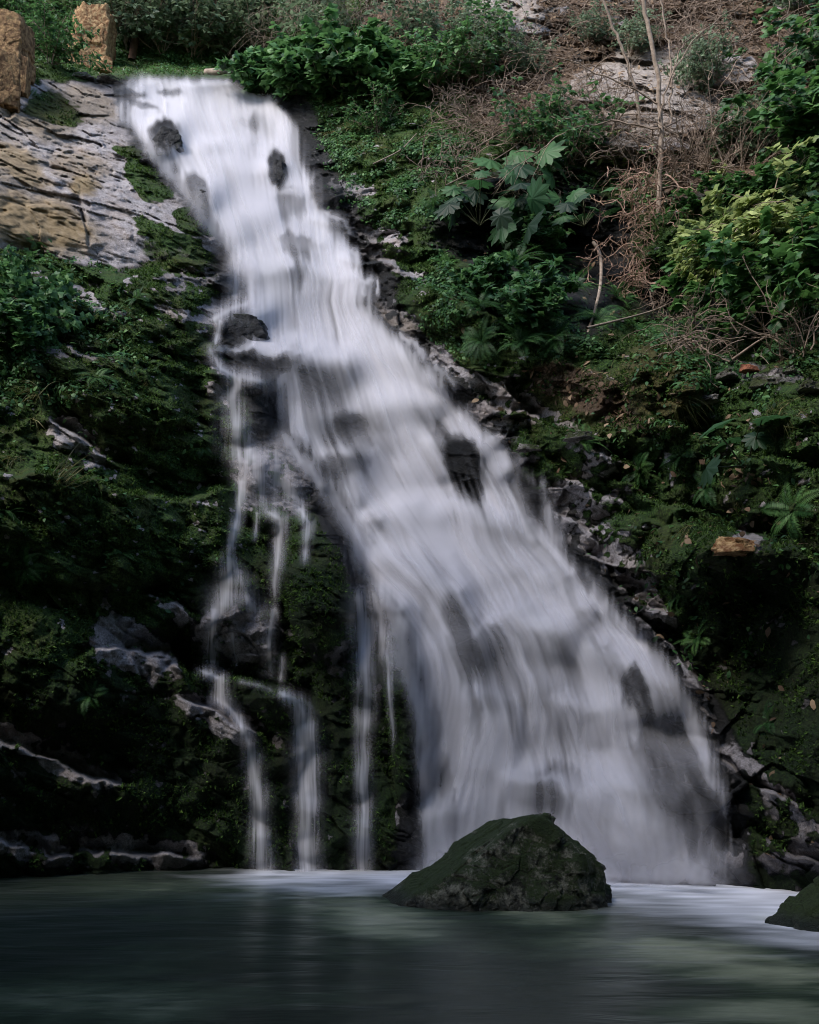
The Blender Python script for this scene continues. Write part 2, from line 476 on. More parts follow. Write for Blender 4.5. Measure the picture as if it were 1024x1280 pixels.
# right bank
ledge([(395, 228), (430, 236)], 0.3, 25)
ledge([(385, 275), (420, 284), (490, 300), (520, 305)], 0.4, 35)
ledge([(395, 300), (440, 318), (520, 340)], 0.35, 25)
ledge([(430, 322), (500, 330), (570, 330), (640, 335)], 0.5, 40)
ledge([(415, 345), (474, 352)], 0.3, 25)
ledge([(510, 350), (560, 365), (620, 400), (660, 430)], 0.4, 40)
ledge([(520, 430), (560, 455)], 0.3, 30)
ledge([(600, 500), (660, 520), (740, 560), (830, 600)], 0.35, 40)
ledge([(650, 540), (700, 590), (760, 620), (800, 640)], 0.35, 40)
ledge([(690, 640), (735, 660), (790, 645), (830, 655)], 0.35, 40)
ledge([(720, 680), (790, 745), (840, 770)], 0.35, 40)
ledge([(760, 600), (860, 640), (960, 672), (1024, 700), (1200, 740)], 0.5, 60)
ledge([(860, 660), (915, 662), (985, 690)], 0.4, 50)
ledge([(780, 420), (850, 415), (890, 440)], 0.5, 60)
ledge([(820, 520), (920, 560), (1024, 590), (1200, 610)], 0.4, 50)
ledge([(800, 770), (850, 820), (890, 880)], 0.3, 40)
ledge([(880, 930), (950, 985), (1040, 1030)], 0.35, 40)
ledge([(950, 1050), (1040, 1085), (1100, 1090)], 0.25, 30)
# within the fall
FALL_LIPS = [([(160, 135), (230, 142)], 0.25, 25), ([(240, 176), (300, 172), (345, 182)], 0.5, 35), ([(185, 152), (225, 158)], 0.4, 28), ([(255, 133), (335, 140)], 0.3, 25),
             ([(228, 222), (268, 232)], 0.4, 30), ([(325, 196), (358, 205)], 0.35, 28), ([(340, 235), (382, 238)], 0.4, 28), ([(348, 292), (392, 304)], 0.4, 28),
             ([(260, 392), (330, 388)], 0.45, 30), ([(255, 436), (340, 434), (440, 442)], 0.6, 55), ([(300, 470), (345, 476)], 0.3, 30),
             ([(400, 565), (462, 560)], 0.4, 30), ([(540, 545), (600, 545)], 0.4, 40), ([(630, 580), (680, 590)], 0.35, 40),
             ([(455, 650), (560, 625), (660, 650), (700, 690)], 0.45, 60), ([(560, 690), (600, 780), (640, 765), (720, 775)], 0.45, 70),
             ([(450, 740), (500, 745)], 0.4, 50), ([(520, 700), (570, 740), (600, 800)], 0.35, 60), ([(740, 800), (800, 820), (850, 860)], 0.4, 60),
             ([(150, 158), (195, 168)], 0.25, 22), ([(268, 204), (332, 202)], 0.35, 30), ([(280, 262), (342, 260)], 0.3, 30), ([(300, 330), (360, 326), (420, 335)], 0.35, 35), ([(455, 500), (555, 498)], 0.3, 40), ([(402, 514), (445, 516)], 0.3, 28), ([(490, 594), (530, 590)], 0.25, 30),
             ([(470, 700), (520, 690)], 0.3, 40), ([(640, 700), (700, 720), (740, 760)], 0.3, 45), ([(600, 860), (640, 880)], 0.25, 45), ([(700, 880), (760, 890)], 0.25, 45), ([(530, 1010), (580, 1000)], 0.25, 35), ([(820, 930), (880, 950)], 0.3, 40), ([(500, 430), (530, 445)], 0.2, 25),
             ([(640, 968), (690, 972), (730, 985)], 0.3, 35), ([(730, 980), (800, 975), (850, 1000)], 0.3, 40), ([(320, 640), (385, 640)], 0.3, 40)]
for pts, A, L in FALL_LIPS: ledge(pts, A * 0.9, L, 0.7, 16, 7)

def bulge(cx, cy, rx, ry, rot, amp, pw=1.0):
    global D
    r = ell(cx, cy, rx, ry, rot, PX + 0.35 * (WX - PX), PY + 0.35 * (WY - PY))
    D -= amp * (np.sqrt(np.clip(1 - np.clip(r, 0, 1) ** 2, 0, 1)) ** pw if amp > 0 else sstep(1.25, 0.1, r))
bulge(398, 735, 46, 96, -8, 1.15)             # mossy teardrop between the strands
bulge(350, 610, 55, 60, 20, 0.35)
bulge(300, 790, 50, 40, 25, 0.3)
bulge(505, 880, 22, 130, -3, 0.55)
bulge(325, 875, 55, 26, 20, 0.3)
bulge(300, 405, 35, 24, -15, 0.45)
bulge(205, 175, 22, 30, 20, 0.35)
bulge(254, 245, 17, 27, -18, 0.35)
bulge(346, 215, 12, 22, -5, 0.3)
bulge(410, 240, 22, 20, 0, 0.3)
bulge(320, 500, 18, 45, -15, 0.3)
bulge(80, 650, 170, 80, 15, 0.5)
bulge(60, 830, 120, 70, 20, 0.45)
bulge(150, 480, 90, 60, 20, 0.4)
bulge(200, 400, 90, 60, 20, 0.35)
bulge(830, 475, 55, 70, -10, 0.8)
bulge(990, 530, 50, 60, 0, 0.5)
bulge(860, 700, 60, 45, 10, 0.5)
bulge(920, 690, 55, 28, 10, 0.5)
bulge(560, 390, 55, 30, 20, 0.45)
bulge(700, 420, 120, 60, 20, 0.3)
bulge(790, 140, 110, 60, 10, 0.9)
bulge(630, 20, 60, 40, 25, 0.7)
bulge(665, 300, 120, 62, 8, -2.0)             # dark hollow under the big leaves
bulge(870, 385, 120, 60, 10, -1.4)
bulge(940, 850, 100, 120, 0, -0.5)
bulge(960, 740, 60, 50, 0, -0.4)

moss_lump = np.clip(1 - np.maximum.reduce([slab, pale, litter, 0.75 * band]), 0, 1)
rocky = 1 - 0.65 * moss_lump
rocky = rocky * (1 - 0.30 * in_fall)
dip = math.radians(24)                        # joints dip towards the right
cd, sdp = math.cos(dip), math.sin(dip)
Q = np.stack([P0[..., 0] * cd - P0[..., 2] * sdp, P0[..., 1], P0[..., 0] * sdp + P0[..., 2] * cd], -1)
Q = Q + 0.25 * np.stack([fbm(P0, 0.8, 3, 41), fbm(P0, 0.8, 3, 43), fbm(P0, 0.8, 3, 45)], -1)
f1, e1 = facets((Q * np.array((0.6, 0.55, 1.25), f32)).astype(f32), 0)
f2, e2 = facets((Q * np.array((1.1, 1.2, 3.4), f32)).astype(f32), 7)
f3, e3 = facets((Q * np.array((2.6, 3.0, 8.5), f32)).astype(f32), 13)
slabby = 1 - 0.86 * np.maximum(slab * (0.66 + 0.34 * sstep(190, 260, PY - .25 * PX)), .7 * pale)
D += rocky * ((1 - 0.75 * slab) * 0.36 * f1 + slabby * (0.17 * f2 + 0.075 * f3))
D += rocky * (1 - .65 * band) * (0.06 * sstep(0.10, 0.0, e2) * (1 - .6 * slab) + 0.015 * sstep(0.12, 0.0, e3) * slabby) * (1 - in_fall)
D += 0.42 * fbm(P0, 0.33, 3, 51) + 0.16 * (1 - 0.4 * in_fall) * fbm(P0, 1.1, 4, 55) + 0.05 * fbm(P0, 5.0, 4, 59) * (1 - 0.6 * in_fall)
lump = np.abs(perlin(P0[..., 0] * 1.7, P0[..., 1] * 1.7, P0[..., 2] * 1.7, 71)) + 0.5 * np.abs(perlin(P0[..., 0] * 3.9, P0[..., 1] * 3.9, P0[..., 2] * 3.9, 73))
D -= moss_lump * (1 - near_fall) * (0.30 * lump - 0.1)
D -= moss_lump * (1 - in_fall) * 0.035 * fbm(P0, 13.0, 2, 77)
YT = (base + D).astype(f32)
PT = unproject(PX, PY, YT).astype(f32)

def normals(P):
    du = np.gradient(P, axis=1); dv = np.gradient(P, axis=0)
    n = np.cross(dv, du); n /= np.linalg.norm(n, axis=-1, keepdims=True) + 1e-9
    s = np.sign((n * (np.array((0, 0, CAMZ)) - P)).sum(-1, keepdims=True)); s[s == 0] = 1
    return (n * s).astype(f32)
NT_ = normals(np.stack([blur(PT[..., k], 1) for k in range(3)], -1))

# -- what grows or lies on it
PATCH = [(165, 812, 52, 24, 28, 1), (205, 830, 25, 10, 30, .8), (50, 942, 80, 15, 22, 1), (130, 968, 25, 6, 20, .8), (95, 552, 42, 16, 38, 1), (250, 885, 30, 13, 25, .9), (290, 905, 34, 18, 30, .9),
         (215, 762, 30, 8, 30, .7), (180, 1068, 70, 14, 8, .95), (40, 1062, 50, 16, 10, .7), (105, 1040, 12, 10, 0, .4), (235, 395, 35, 7, 20, .6), (270, 455, 30, 6, 15, .8), (275, 490, 18, 6, 30, .8),
         (60, 360, 45, 9, 18, .7), (120, 385, 30, 7, 25, .7), (230, 350, 35, 9, -10, .5), (300, 790, 45, 28, 20, .7), (345, 590, 50, 45, 20, .6), (270, 395, 18, 20, 0, .6), (415, 812, 25, 22, 40, .6),
         (70, 440, 60, 7, 10, .5), (435, 232, 30, 8, 0, .8), (430, 255, 25, 25, 0, .4), (440, 290, 60, 8, 14, .9), (470, 325, 60, 6, 18, .9), (540, 302, 40, 5, 5, .3),
         (735, 660, 45, 6, -3, .8), (770, 690, 10, 30, -25, .7), (940, 672, 22, 9, 5, .6), (950, 470, 60, 14, 10, .45), (850, 420, 25, 8, 0, .5), (470, 395, 45, 22, 35, .7), (800, 745, 50, 10, 40, .9), (700, 600, 75, 8, 38, .9), (755, 640, 60, 7, 20, .8), (690, 548, 70, 8, 22, .85), (850, 835, 60, 9, 52, .85), (930, 955, 70, 10, 45, .9), (640, 500, 75, 8, 26, .9), (990, 1015, 55, 10, 40, .8), (580, 470, 45, 8, 42, .8), (760, 700, 50, 8, 48, .8)]
spk = fbm(P0, 14.0, 2, 89)
patch = np.zeros_like(slab)
rag = fbm(P0, 5.0, 4, 83)
RX, RY = WX + 26 * rag, WY + 16 * fbm(P0, 6.0, 3, 87)
for cx, cy, rx, ry, rot, s in PATCH: patch = np.maximum(patch, s * sstep(1.3, 0.8, ell(cx, cy, rx * 1.15, ry * 1.15, rot, RX, RY)) * sstep(-.42, -.1, rag + .3 * spk))
spots = fbm(P0, 1.6, 4, 81)
upz = NT_[..., 2]
pale_a = np.maximum.reduce([slab * (0.92 + 0.5 * spots), pale, patch, band * sstep(-0.02, 0.28, spots + 0.6 * rag + .15 * spk) * 0.9, 0.5 * sstep(0.28, 0.42, spots), 0.75 * sstep(.30, .42, rag + .35 * spk) * (1 - in_fall)])
pale_a = pale_a * (1 - 0.85 * sstep(.3, .9, in_fall))
moss_a = 0.85 - 0.95 * np.maximum.reduce([slab * 0.9, pale, patch, 0.6 * sstep(.30, .42, rag + .35 * spk)]) - 0.6 * band * sstep(-0.05, 0.3, spots + 0.6 * rag + .15 * spk) - 0.9 * near_fall * sstep(0.15, 0.9, near_fall)
MOSSY = [(205, 195, 14, 16, 0, .9), (130, 215, 15, 14, 0, .3), (185, 225, 20, 40, -55, .9), (165, 190, 20, 10, 20, .9), (245, 280, 20, 22, 0, .9), (215, 300, 60, 12, 35, .8), (205, 310, 35, 20, 0, .6),
         (70, 140, 40, 18, 25, .7), (398, 740, 40, 85, -8, .9), (505, 880, 18, 120, -3, .8), (690, 560, 50, 30, 20, .7), (680, 590, 35, 20, 0, .8), (790, 640, 50, 20, 0, .6), (560, 330, 70, 14, 8, .9)]
for cx, cy, rx, ry, rot, s in MOSSY: moss_a = np.maximum(moss_a, s * sstep(1.25, 0.75, ell(cx, cy, rx, ry, rot, WX, WY)))
moss_a = moss_a * (1 - 0.9 * litter) - 0.25 * sstep(0.2, 0.5, -NT_[..., 2])
OCHRE = [(40, 280, 90, 40, 15, 1), (20, 205, 50, 25, 25, .9), (100, 205, 40, 20, 20, .6), (40, 150, 60, 20, 20, .7), (102, 228, 18, 18, 0, 1), (100, 130, 50, 25, 10, .6), (-120, 230, 160, 120, 0, .6), (800, 120, 140, 80, 0, .45), (625, 20, 70, 45, 0, .4), (830, 475, 55, 65, 0, .9), (480, 395, 60, 15, 40, .4), (720, 500, 60, 40, 30, .5)]
ochre_a = np.zeros_like(slab)
for cx, cy, rx, ry, rot, s in OCHRE: ochre_a = np.maximum(ochre_a, s * sstep(1.3, 0.6, ell(cx, cy, rx, ry, rot, WX, WY)))
litter_a = litter * (1 - pale * (.80 + .4 * spots)) * (0.9 - 0.6 * sstep(0.1, 0.4, spots))
litter_a = np.maximum(litter_a, 0.6 * sstep(1.3, 0.6, ell(730, 490, 90, 35, 25, WX, WY)))
litter_a = np.maximum(litter_a, 0.8 * sstep(1.3, 0.6, ell(640, 140, 70, 35, 10, WX, WY)))
wet_shade_a = np.maximum(1.0 * near_fall * (1 - np.maximum(.6 * slab, .8 * band * (1 - in_fall))), 0.85 * sstep(1100, 1040, PY) * 0 + 0.9 * sstep(1055, 1085, PY))
wet_shade_a = np.maximum(wet_shade_a, 0.8 * sstep(1.4, 0.7, ell(360, 900, 160, 220, 0)) * (1 - patch))
wet_shade_a = np.maximum(wet_shade_a, 0.75 * sstep(1.5, 0.7, ell(120, 960, 240, 120, 0)) * (1 - 0.8 * patch))
wet_shade_a = np.maximum(wet_shade_a, 0.75 * sstep(1.5, 0.7, ell(980, 860, 140, 200, 0)) * (1 - 0.8 * patch))

hollow = np.maximum.reduce([sstep(1.25, .7, ell(672, 285, 125, 72, 8, WX, WY)), sstep(1.25, .7, ell(745, 355, 50, 70, 15, WX, WY)), .8 * sstep(1.25, .7, ell(890, 385, 100, 45, 5, WX, WY))])  # shade under the leaves, darkened into the ground colour here
wet_shade_a = np.maximum(wet_shade_a, .85 * hollow); moss_a = moss_a * (1 - .75 * hollow); pale_a = pale_a * (1 - hollow)
o = mesh_np('rock_slope', PT, grid_faces(NR, NC), M_TERRAIN, attrs=dict(moss=moss_a, pale=pale_a, ochre=ochre_a, litter=litter_a, wet=wet_shade_a))
o['kind'] = 'structure'

def at(px, py, arr=None):
    """world point on the rock face seen at this place, and its normal"""
    i = int(round((py - gy[0]) / STEP)); j = int(round((px - gx[0]) / STEP))
    i = min(max(i, 0), NR - 1); j = min(max(j, 0), NC - 1)
    return Vector(PT[i, j].tolist()), Vector(NT_[i, j].tolist())

# unseen gorge walls at both sides and behind, added to shade the lower fall
SHADE_WALL_H = 33  # height set by how much sun and sky it blocks
def gorge():
    th = np.linspace(0, 1, 260); h = np.linspace(0, 1, 80)
    T, H = np.meshgrid(th, h)
    # clockwise from the right wall's far end, round behind the camera to the left
    H = -1.5 + H * (1.5 + SHADE_WALL_H * (1 - 0.45 * sstep(0.9, 1.0, T) - 0.5 * sstep(0.12, 0.0, T)) * (1 - 0.5 * np.exp(-((T - 0.32) / 0.14) ** 2)))
    ang = math.radians(48) - T * math.radians(288)
    R = 8.3 + 1.8 * np.sin(ang * 1.0 - 2.2) ** 2 + np.clip(H, 0, 99) * 0.20
    P = np.stack([R * np.cos(ang), 1.0 + R * np.sin(ang), H], -1).astype(f32)
    n = fbm(P, 0.3, 5, 91)[..., None]
    P[..., :2] *= 1 + 0.13 * n
    P[..., 2] += 0.6 * n[..., 0]
    o = mesh_np('gorge_shade_wall', P, grid_faces(80, 260), M_TERRAIN, attrs=dict(moss=0.85 + 0 * H, pale=0 * H, ochre=0 * H, litter=0 * H, wet=0 * H))
    o['kind'] = 'structure'
gorge()

# ------------------------------------------------------------------ the waterfall
FY = (gy >= 70) & (gy <= 1112)
FST = 0.9
def fall_region(x0, x1, y0, y1):
    """a finer grid over part of the rock face: its columns, rows and rock depth"""
    fx = np.arange(x0, x1, FST); fy = np.arange(y0, y1, FST)
    X, Y = np.meshgrid(fx, fy)
    return X.astype(f32), Y.astype(f32), upsample(YT, gx, gy, X, Y).astype(f32)

def sheet(name, reg, dens, off, soft, parent=None):
    X, Yp, Y = reg
    q = STEP / FST
    B = blur(Y, soft * q); Ys = B - blur(np.clip(B - Y, 0, 9), max(soft * 0.5, 2) * q) * 1.3 - off
    Ym = np.minimum(Ys, Y - 0.6 * off)
    for ax in (0, 1):
        Ym = np.minimum.reduce([np.roll(Ym, k, ax) for k in range(-7, 8)])
    Ys = blur(np.minimum(Ys, blur(Ym, 3)), 2)
    P = unproject(X, Yp, Ys).astype(f32)
    nr, nc = Y.shape
    dens = np.clip(dens, 0, 1)
    fm = (np.maximum.reduce([dens[:-1, :-1], dens[1:, :-1], dens[1:, 1:], dens[:-1, 1:]]) > 0.004).ravel()
    V, Fq, at_ = compact(P.reshape(-1, 3), grid_faces(nr, nc, fm), dict(cover=dens))
    return mesh_np(name, V, Fq, M_FALL, parent, attrs=at_)

def streaks(c, v, seed):
    """flow streaks: fine across the flow, long along it"""
    c = c + 26 * perlin(c * 0.009, v * 0.0042, 0, seed + 9) + 5 * perlin(c * 0.025, v * 0.008, 0, seed + 1) + 1.5 * perlin(c * 0.1, v * 0.02, 0, seed + 3)
    return (0.55 * perlin(c / 34, v * 0.006, 0, seed) + 0.36 * perlin(c / 14, v * 0.008, 0, seed + 2) + 0.34 * perlin(c / 6.5, v * 0.007, 0, seed + 4) + 0.24 * perlin(c / 3.1, v * 0.009, 0, seed + 6))

def strands(X, Y, lst, seed=0):
    r = np.zeros(X.shape, f32)
    for k, (pts, w, s) in enumerate(lst):
        d, t = pline(pts, X, Y)
        if isinstance(w, tuple): ww = np.interp(t, np.linspace(0, 1, len(w)), w)
        else: ww = w
        f = np.exp(-(d / ww) ** 2) * s * sstep(0, 0.06, t + 0.03) * (1 if pts[-1][1] > 1070 else sstep(1.02, 0.72, t))
        r = 1 - (1 - r) * (1 - np.clip(f, 0, 0.98))
    return r

def main_fall():
    sl = fall_region(110, 960, 72, 1112)
    X, Y = sl[:2]
    a, b = fall_edges(Y)
    jx = 9 * perlin(X * 0.02, Y * 0.02, 0, 301)
    u = (X - a + jx * 0.5) / (b - a)
    # flow lines: steep below the crest, leaning with the banks lower down
    yy = np.arange(60, 1120, 4.0); ya, yb = fall_edges(yy); wu = 0.55 + 0.40 * sstep(540, 680, yy)
    SA = np.cumsum(wu * np.gradient(ya)); SB = np.cumsum(wu * np.gradient(yb - ya))
    cc = (X - np.interp(Y, yy, SA) - u * np.interp(Y, yy, SB)).astype(f32)
    s1 = streaks(cc, Y, 310); s2 = streaks(cc * .8, Y * 0.9 + 50, 340)
    tier = np.zeros_like(X)                        # thick at every lip, thinner under it
    for pts, A, L in FALL_LIPS:
        xs = [p[0] for p in pts]; ys = [p[1] for p in pts]
        dd = Y - np.interp(X, xs, ys) + 7 * perlin(X * .035, Y * .02, 0, 315) + 26 * perlin(X * .011, 0.008 * Y, 0, 317)
        tier += sstep(xs[0] - 22, xs[0] + 16, X) * sstep(xs[-1] + 22, xs[-1] - 16, X) * A * (1 - 0.5 * sstep(560, 680, Y)) * (0.7 * np.exp(-(dd / 9) ** 2) - 0.8 * sstep(2, 26, dd) * np.exp(-np.clip(dd, 0, 999) / (L * 0.9)))
    e = np.minimum(X - a, b - X) + 10 * perlin(X * 0.09, Y * 0.012, 0, 305) + 7 * perlin(X * 0.2, Y * 0.02, 0, 307)
    edge = sstep(-12, 26, e)
    ytop = np.interp(X, [110, 145, 185, 265, 300, 345, 372, 400], [112, 104, 94, 97, 102, 120, 150, 200])
    top = sstep(-7, 15, Y - ytop - 7 * perlin(X * 0.035, Y * 0.04, 0, 309) - 4 * perlin(X * 0.12, Y * 0.06, 0, 311))
    up = sstep(620, 300, Y)
    d = edge * top * np.clip(0.78 + 0.06 * up + 0.08 * sstep(620, 760, Y) + 0.62 * s1 + 0.8 * tier, 0.06, 1)
    # dark places where the rock shows through
    WIN = [(205, 172, 20, 24, 20, .9), (160, 120, 25, 6, 0, .5), (212, 118, 18, 6, 0, .5), (185, 135, 20, 5, 15, .5), (250, 243, 14, 27, -20, .6), (346, 214, 10, 20, -5, .75), (365, 255, 22, 20, 0, .35), (370, 308, 24, 14, 20, .45),
           (400, 250, 14, 25, 0, .5), (318, 165, 6, 20, 0, .3), (375, 340, 12, 18, 25, .3), (320, 460, 45, 16, 0, .55), (325, 495, 14, 45, -15, .6), (436, 545, 24, 26, -10, .45), (400, 520, 30, 50, 0, .3), (430, 584, 34, 16, 0, .4),
           (360, 490, 40, 45, 0, .25), (583, 588, 20, 40, -18, .85), (560, 555, 14, 25, -20, .4), (658, 622, 15, 42, -22, .75), (672, 600, 8, 25, -25, .4), (575, 805, 14, 55, -14, .6), (596, 910, 11, 38, -6, .6), (625, 850, 26, 70, -12, .45),
           (690, 860, 30, 60, -15, .35), (796, 868, 15, 34, -14, .9), (775, 850, 10, 45, -20, .4), (838, 965, 40, 75, -14, .65), (700, 990, 30, 30, 0, .4), (655, 1000, 25, 40, 0, .3), (880, 1040, 30, 50, 0, .6), (560, 1000, 8, 50, -2, .45),
           (545, 950, 8, 60, -3, .4), (440, 680, 12, 40, -10, .3), (475, 780, 24, 26, 0, .7), (500, 830, 12, 40, 0, .7), (760, 790, 16, 30, -30, .4), (725, 730, 16, 12, 20, .4), (520, 640, 20, 14, 0, .2), (540, 780, 8, 30, -15, .3), (815, 1030, 12, 30, -10, .2)]
    thr = 0.6 * perlin(cc / 7.0, Y * 0.012, 0, 371) + 0.6 * perlin(cc / 3.2, Y * 0.016, 0, 373)
    wxx = X + 5 * perlin(X * 0.05, Y * 0.03, 0, 320) + 2.5 * perlin(X * 0.17, Y * 0.1, 0, 324); wyy = Y + 7 * perlin(X * 0.04, Y * 0.03, 0, 322) + 4 * perlin(X * 0.15, Y * 0.12, 0, 326)
    gap = np.ones_like(d)
    for cx, cy, rx, ry, rot, s in WIN:
        r = ell(cx, cy, rx * 1.15, ry * 1.15, rot, wxx, wyy)
        if cy > 640: s = s * 0.72
        low = sstep(-0.8, 0.9, (Y - cy) / ry)          # clean upper rim where the water parts, ragged veil below
        gap = gap * (1 - min(1, s * 1.25) * np.clip(1.0 - 0.5 * low * np.clip(thr, 0, 1) * 2, 0, 1) * sstep(1.25 + 0.15 * low, 0.75 - 0.35 * low, r + (0.35 + 0.7 * low) * s1))
    d = d * blur(gap, 1)
    # brighter lips and strands
    ST = [([(250, 110), (270, 150), (290, 200), (300, 260), (310, 330), (330, 400)], (22, 26, 24, 22, 20, 18), .7), ([(165, 140), (190, 190), (225, 230), (262, 280), (300, 330)], (10, 8, 8, 10, 10), .55),
          ([(262, 437), (340, 434), (420, 442)], 5, .8), ([(345, 478), (390, 440)], 8, .3), ([(350, 545), (400, 600), (440, 660), (470, 720), (500, 790), (530, 900), (545, 1080)], (8, 12, 14, 12, 12, 12, 14), .7),
          ([(460, 560), (500, 640), (560, 680), (640, 740)], (12, 18, 20, 16), .5), ([(612, 545), (640, 590), (655, 640), (680, 690)], (8, 9, 9, 10), .75), ([(680, 600), (690, 640), (705, 690)], (5, 6, 8), .6),
          ([(600, 565), (604, 600), (612, 640)], 2.5, .5), ([(590, 795), (620, 768), (670, 762), (720, 800), (770, 900), (800, 1000), (840, 1085)], (6, 10, 14, 18, 20, 18, 16), .75),
          ([(545, 760), (580, 880), (600, 960), (610, 1050)], (10, 11, 12, 14), .6), ([(740, 790), (800, 815), (850, 870), (880, 940), (890, 1010)], (7, 9, 9, 7, 5), .6), ([(640, 972), (700, 975), (730, 1030)], 6, .4), ([(735, 985), (790, 980), (850, 1040)], 8, .4),
          ([(480, 790), (520, 880), (535, 1000), (540, 1085)], 8, .4), ([(190, 128), (230, 135), (340, 178)], 6, .3), ([(345, 240), (385, 242), (395, 280)], 5, .5), ([(398, 262), (405, 300), (430, 330)], 8, .5)]
    d = 1 - (1 - d) * (1 - np.clip(0.7 + 0.55 * s2, 0, 1) * top * strands(wxx, wyy, ST))
    # veils outside the main body: strands over the right-hand ledges and the left-hand ledge
    SIDE = [([(382, 235), (392, 265)], 5, .6), ([(405, 262), (430, 272), (440, 300)], 4, .35), ([(425, 312), (424, 340)], 9, .55), ([(440, 312), (448, 336)], 5, .5), ([(420, 346), (470, 352)], 3.5, .7), ([(438, 350), (439, 370)], 4, .6),
            ([(455, 352), (458, 372)], 3, .6), ([(471, 352), (472, 372)], 2, .6), ([(500, 415), (530, 440), (528, 455)], 4, .5), ([(545, 455), (575, 490)], 5, .4)]
    d = 1 - (1 - d) * (1 - strands(wxx, wyy, SIDE))
    bottom = sstep(1112, 1090, Y)
    d = d * bottom
    k = 0.5 * d + 0.5 * sstep(0.0, 1.0, d)
    root = bpy.data.objects.new('waterfall', None); COL.objects.link(root); root.location = (0, 0, 0)
    tag(root, 'broad white waterfall sliding down the stepped rock face into the pool', 'waterfall')
    sheet('water_sheet', sl, 0.92 * k, 0.05, 9, root)
    hole = np.clip(d / 0.7, 0, 1)
    d2 = hole * edge * top * bottom * sstep(0.05, 0.9, 0.45 + 1.1 * s2) * 0.5 * sstep(0.25, 0.8, d)
    sheet('water_veil', sl, d2, 0.13, 13, root)
    d3 = sstep(985, 1075, Y) * sstep(500, 560, X) * sstep(930, 840, X) * np.clip(0.35 + 0.4 * perlin(X * .012, Y * .02, 0, 361) + 0.2 * perlin(X * .04, Y * .05, 0, 363), 0, 1) * bottom
    sheet('spray', sl, 0.9 * d3 * d3 + 0.3 * d3, 0.35, 16, root)
    d4 = sstep(1040, 1092, Y + 16 * perlin(X * .03, 0 * Y, 0, 365)) * sstep(500, 550, X) * sstep(945, 890, X) * np.clip(0.55 + 0.5 * perlin(X * .03, Y * .03, 0, 367) + 0.3 * perlin(X * .09, Y * .08, 0, 369), 0, 1) * sstep(1112, 1102, Y)
    sheet('spray', sl, 0.7 * d4, 0.55, 16, root)
main_fall()

def side_stream(label, lst, name='side_stream', extra=None, off=0.05, cat='stream'):
    xs = [p[0] for s in lst for p in s[0]]; ys = [p[1] for s in lst for p in s[0]]
    sl = fall_region(min(xs) - 45, max(xs) + 45, min(ys) - 25, max(ys) + 12)
    X, Y = sl[:2]
    wx = X + 2.5 * perlin(X * 0.03, Y * 0.022, 0, 420)
    wide = [(pts, tuple(1.25 * q for q in (w if isinstance(w, tuple) else (w, w))), s_) for pts, w, s_ in lst]
    d = strands(wx, Y, wide)
    fine = 0.8 * perlin(wx * 0.16, Y * 0.010, 0, 430) + 0.8 * perlin(wx * 0.38, Y * 0.016, 0, 432) + 0.5 * perlin(wx * 0.8, Y * 0.03, 0, 434) + 0.5 * perlin(wx * .05, Y * .03, 0, 436)
    core = strands(wx + 2 * perlin(wx * .06, Y * .015, 0, 440), Y, [(pts, tuple(0.36 * q for q in (w if isinstance(w, tuple) else (w, w))), s_) for pts, w, s_ in lst])
    d = 1 - (1 - np.clip(0.85 * d * (0.75 + 0.6 * fine), 0, 1)) * (1 - 0.8 * core * np.clip(0.7 + 0.6 * perlin(wx * .05, Y * .02, 0, 442), 0, 1))
    d = np.clip(d, 0, 1) * sstep(1110, 1088, Y)
    o = sheet(name, sl, 0.95 * d, off, 3.5)
    tag(o, label, cat)
    return o
side_stream('lacy trickle fanning over the pale rock left of the main fall', [
    ([(330, 478), (300, 470), (290, 500), (298, 560), (302, 600)], (9, 10, 12, 16, 14), .6), ([(265, 400), (290, 385), (330, 375)], 9, .6), ([(292, 372), (298, 340), (290, 310)], (8, 12, 6), .4),
    ([(275, 400), (268, 435)], 3, .7), ([(262, 436), (275, 460), (300, 475)], 5, .6), ([(312, 560), (330, 620), (335, 650)], (14, 16, 10), .45), ([(345, 560), (350, 600), (385, 640)], (16, 16, 9), .4),
    ([(303, 600), (295, 650), (288, 700)], (5, 5, 4), .75), ([(288, 695), (283, 740), (275, 780)], (6, 15, 12), .6), ([(290, 700), (308, 745), (330, 780)], (5, 12, 10), .35), ([(335, 640), (352, 650), (347, 700), (342, 760)], (6, 6, 5, 4), .7),
    ([(372, 635), (386, 655), (380, 710)], (5, 5, 4), .65), ([(322, 640), (318, 680)], 3, .4), ([(268, 760), (264, 800), (268, 840)], (5, 6, 8), .7), ([(290, 790), (296, 835)], 5, .4), ([(342, 760), (336, 800), (338, 850)], (4, 5, 7), .6), ([(352, 820), (350, 855)], 4, .5)])
side_stream('thin ribbon of water dropping from the leftmost ledge into the pool', [
    ([(250, 838), (275, 848), (277, 872), (296, 895), (312, 930), (324, 1000), (329, 1095)], (5, 8, 5, 8, 8, 9, 9), .85), ([(318, 1000), (326, 1095)], 5, .5)])
side_stream('narrow white plume pouring off a dark ledge just left of centre', [
    ([(352, 866), (372, 878), (381, 896), (384, 940), (385, 1000), (385, 1095)], (6, 9, 12, 11, 10, 11), .85), ([(300, 852), (325, 857), (345, 866)], 3, .25), ([(372, 890), (378, 960), (380, 1095)], 5, .5), ([(392, 900), (394, 1095)], 4, .4)])
side_stream('slender strand of water falling down black rock beside the main fall', [
    ([(448, 740), (455, 800), (460, 850), (455, 920), (454, 1000), (453, 1095)], (9, 12, 8, 6, 8, 8), .75), ([(468, 740), (478, 800), (486, 830), (488, 880), (492, 950)], (8, 9, 4, 3, 2), .55), ([(446, 850), (450, 1000)], 4, .3)])

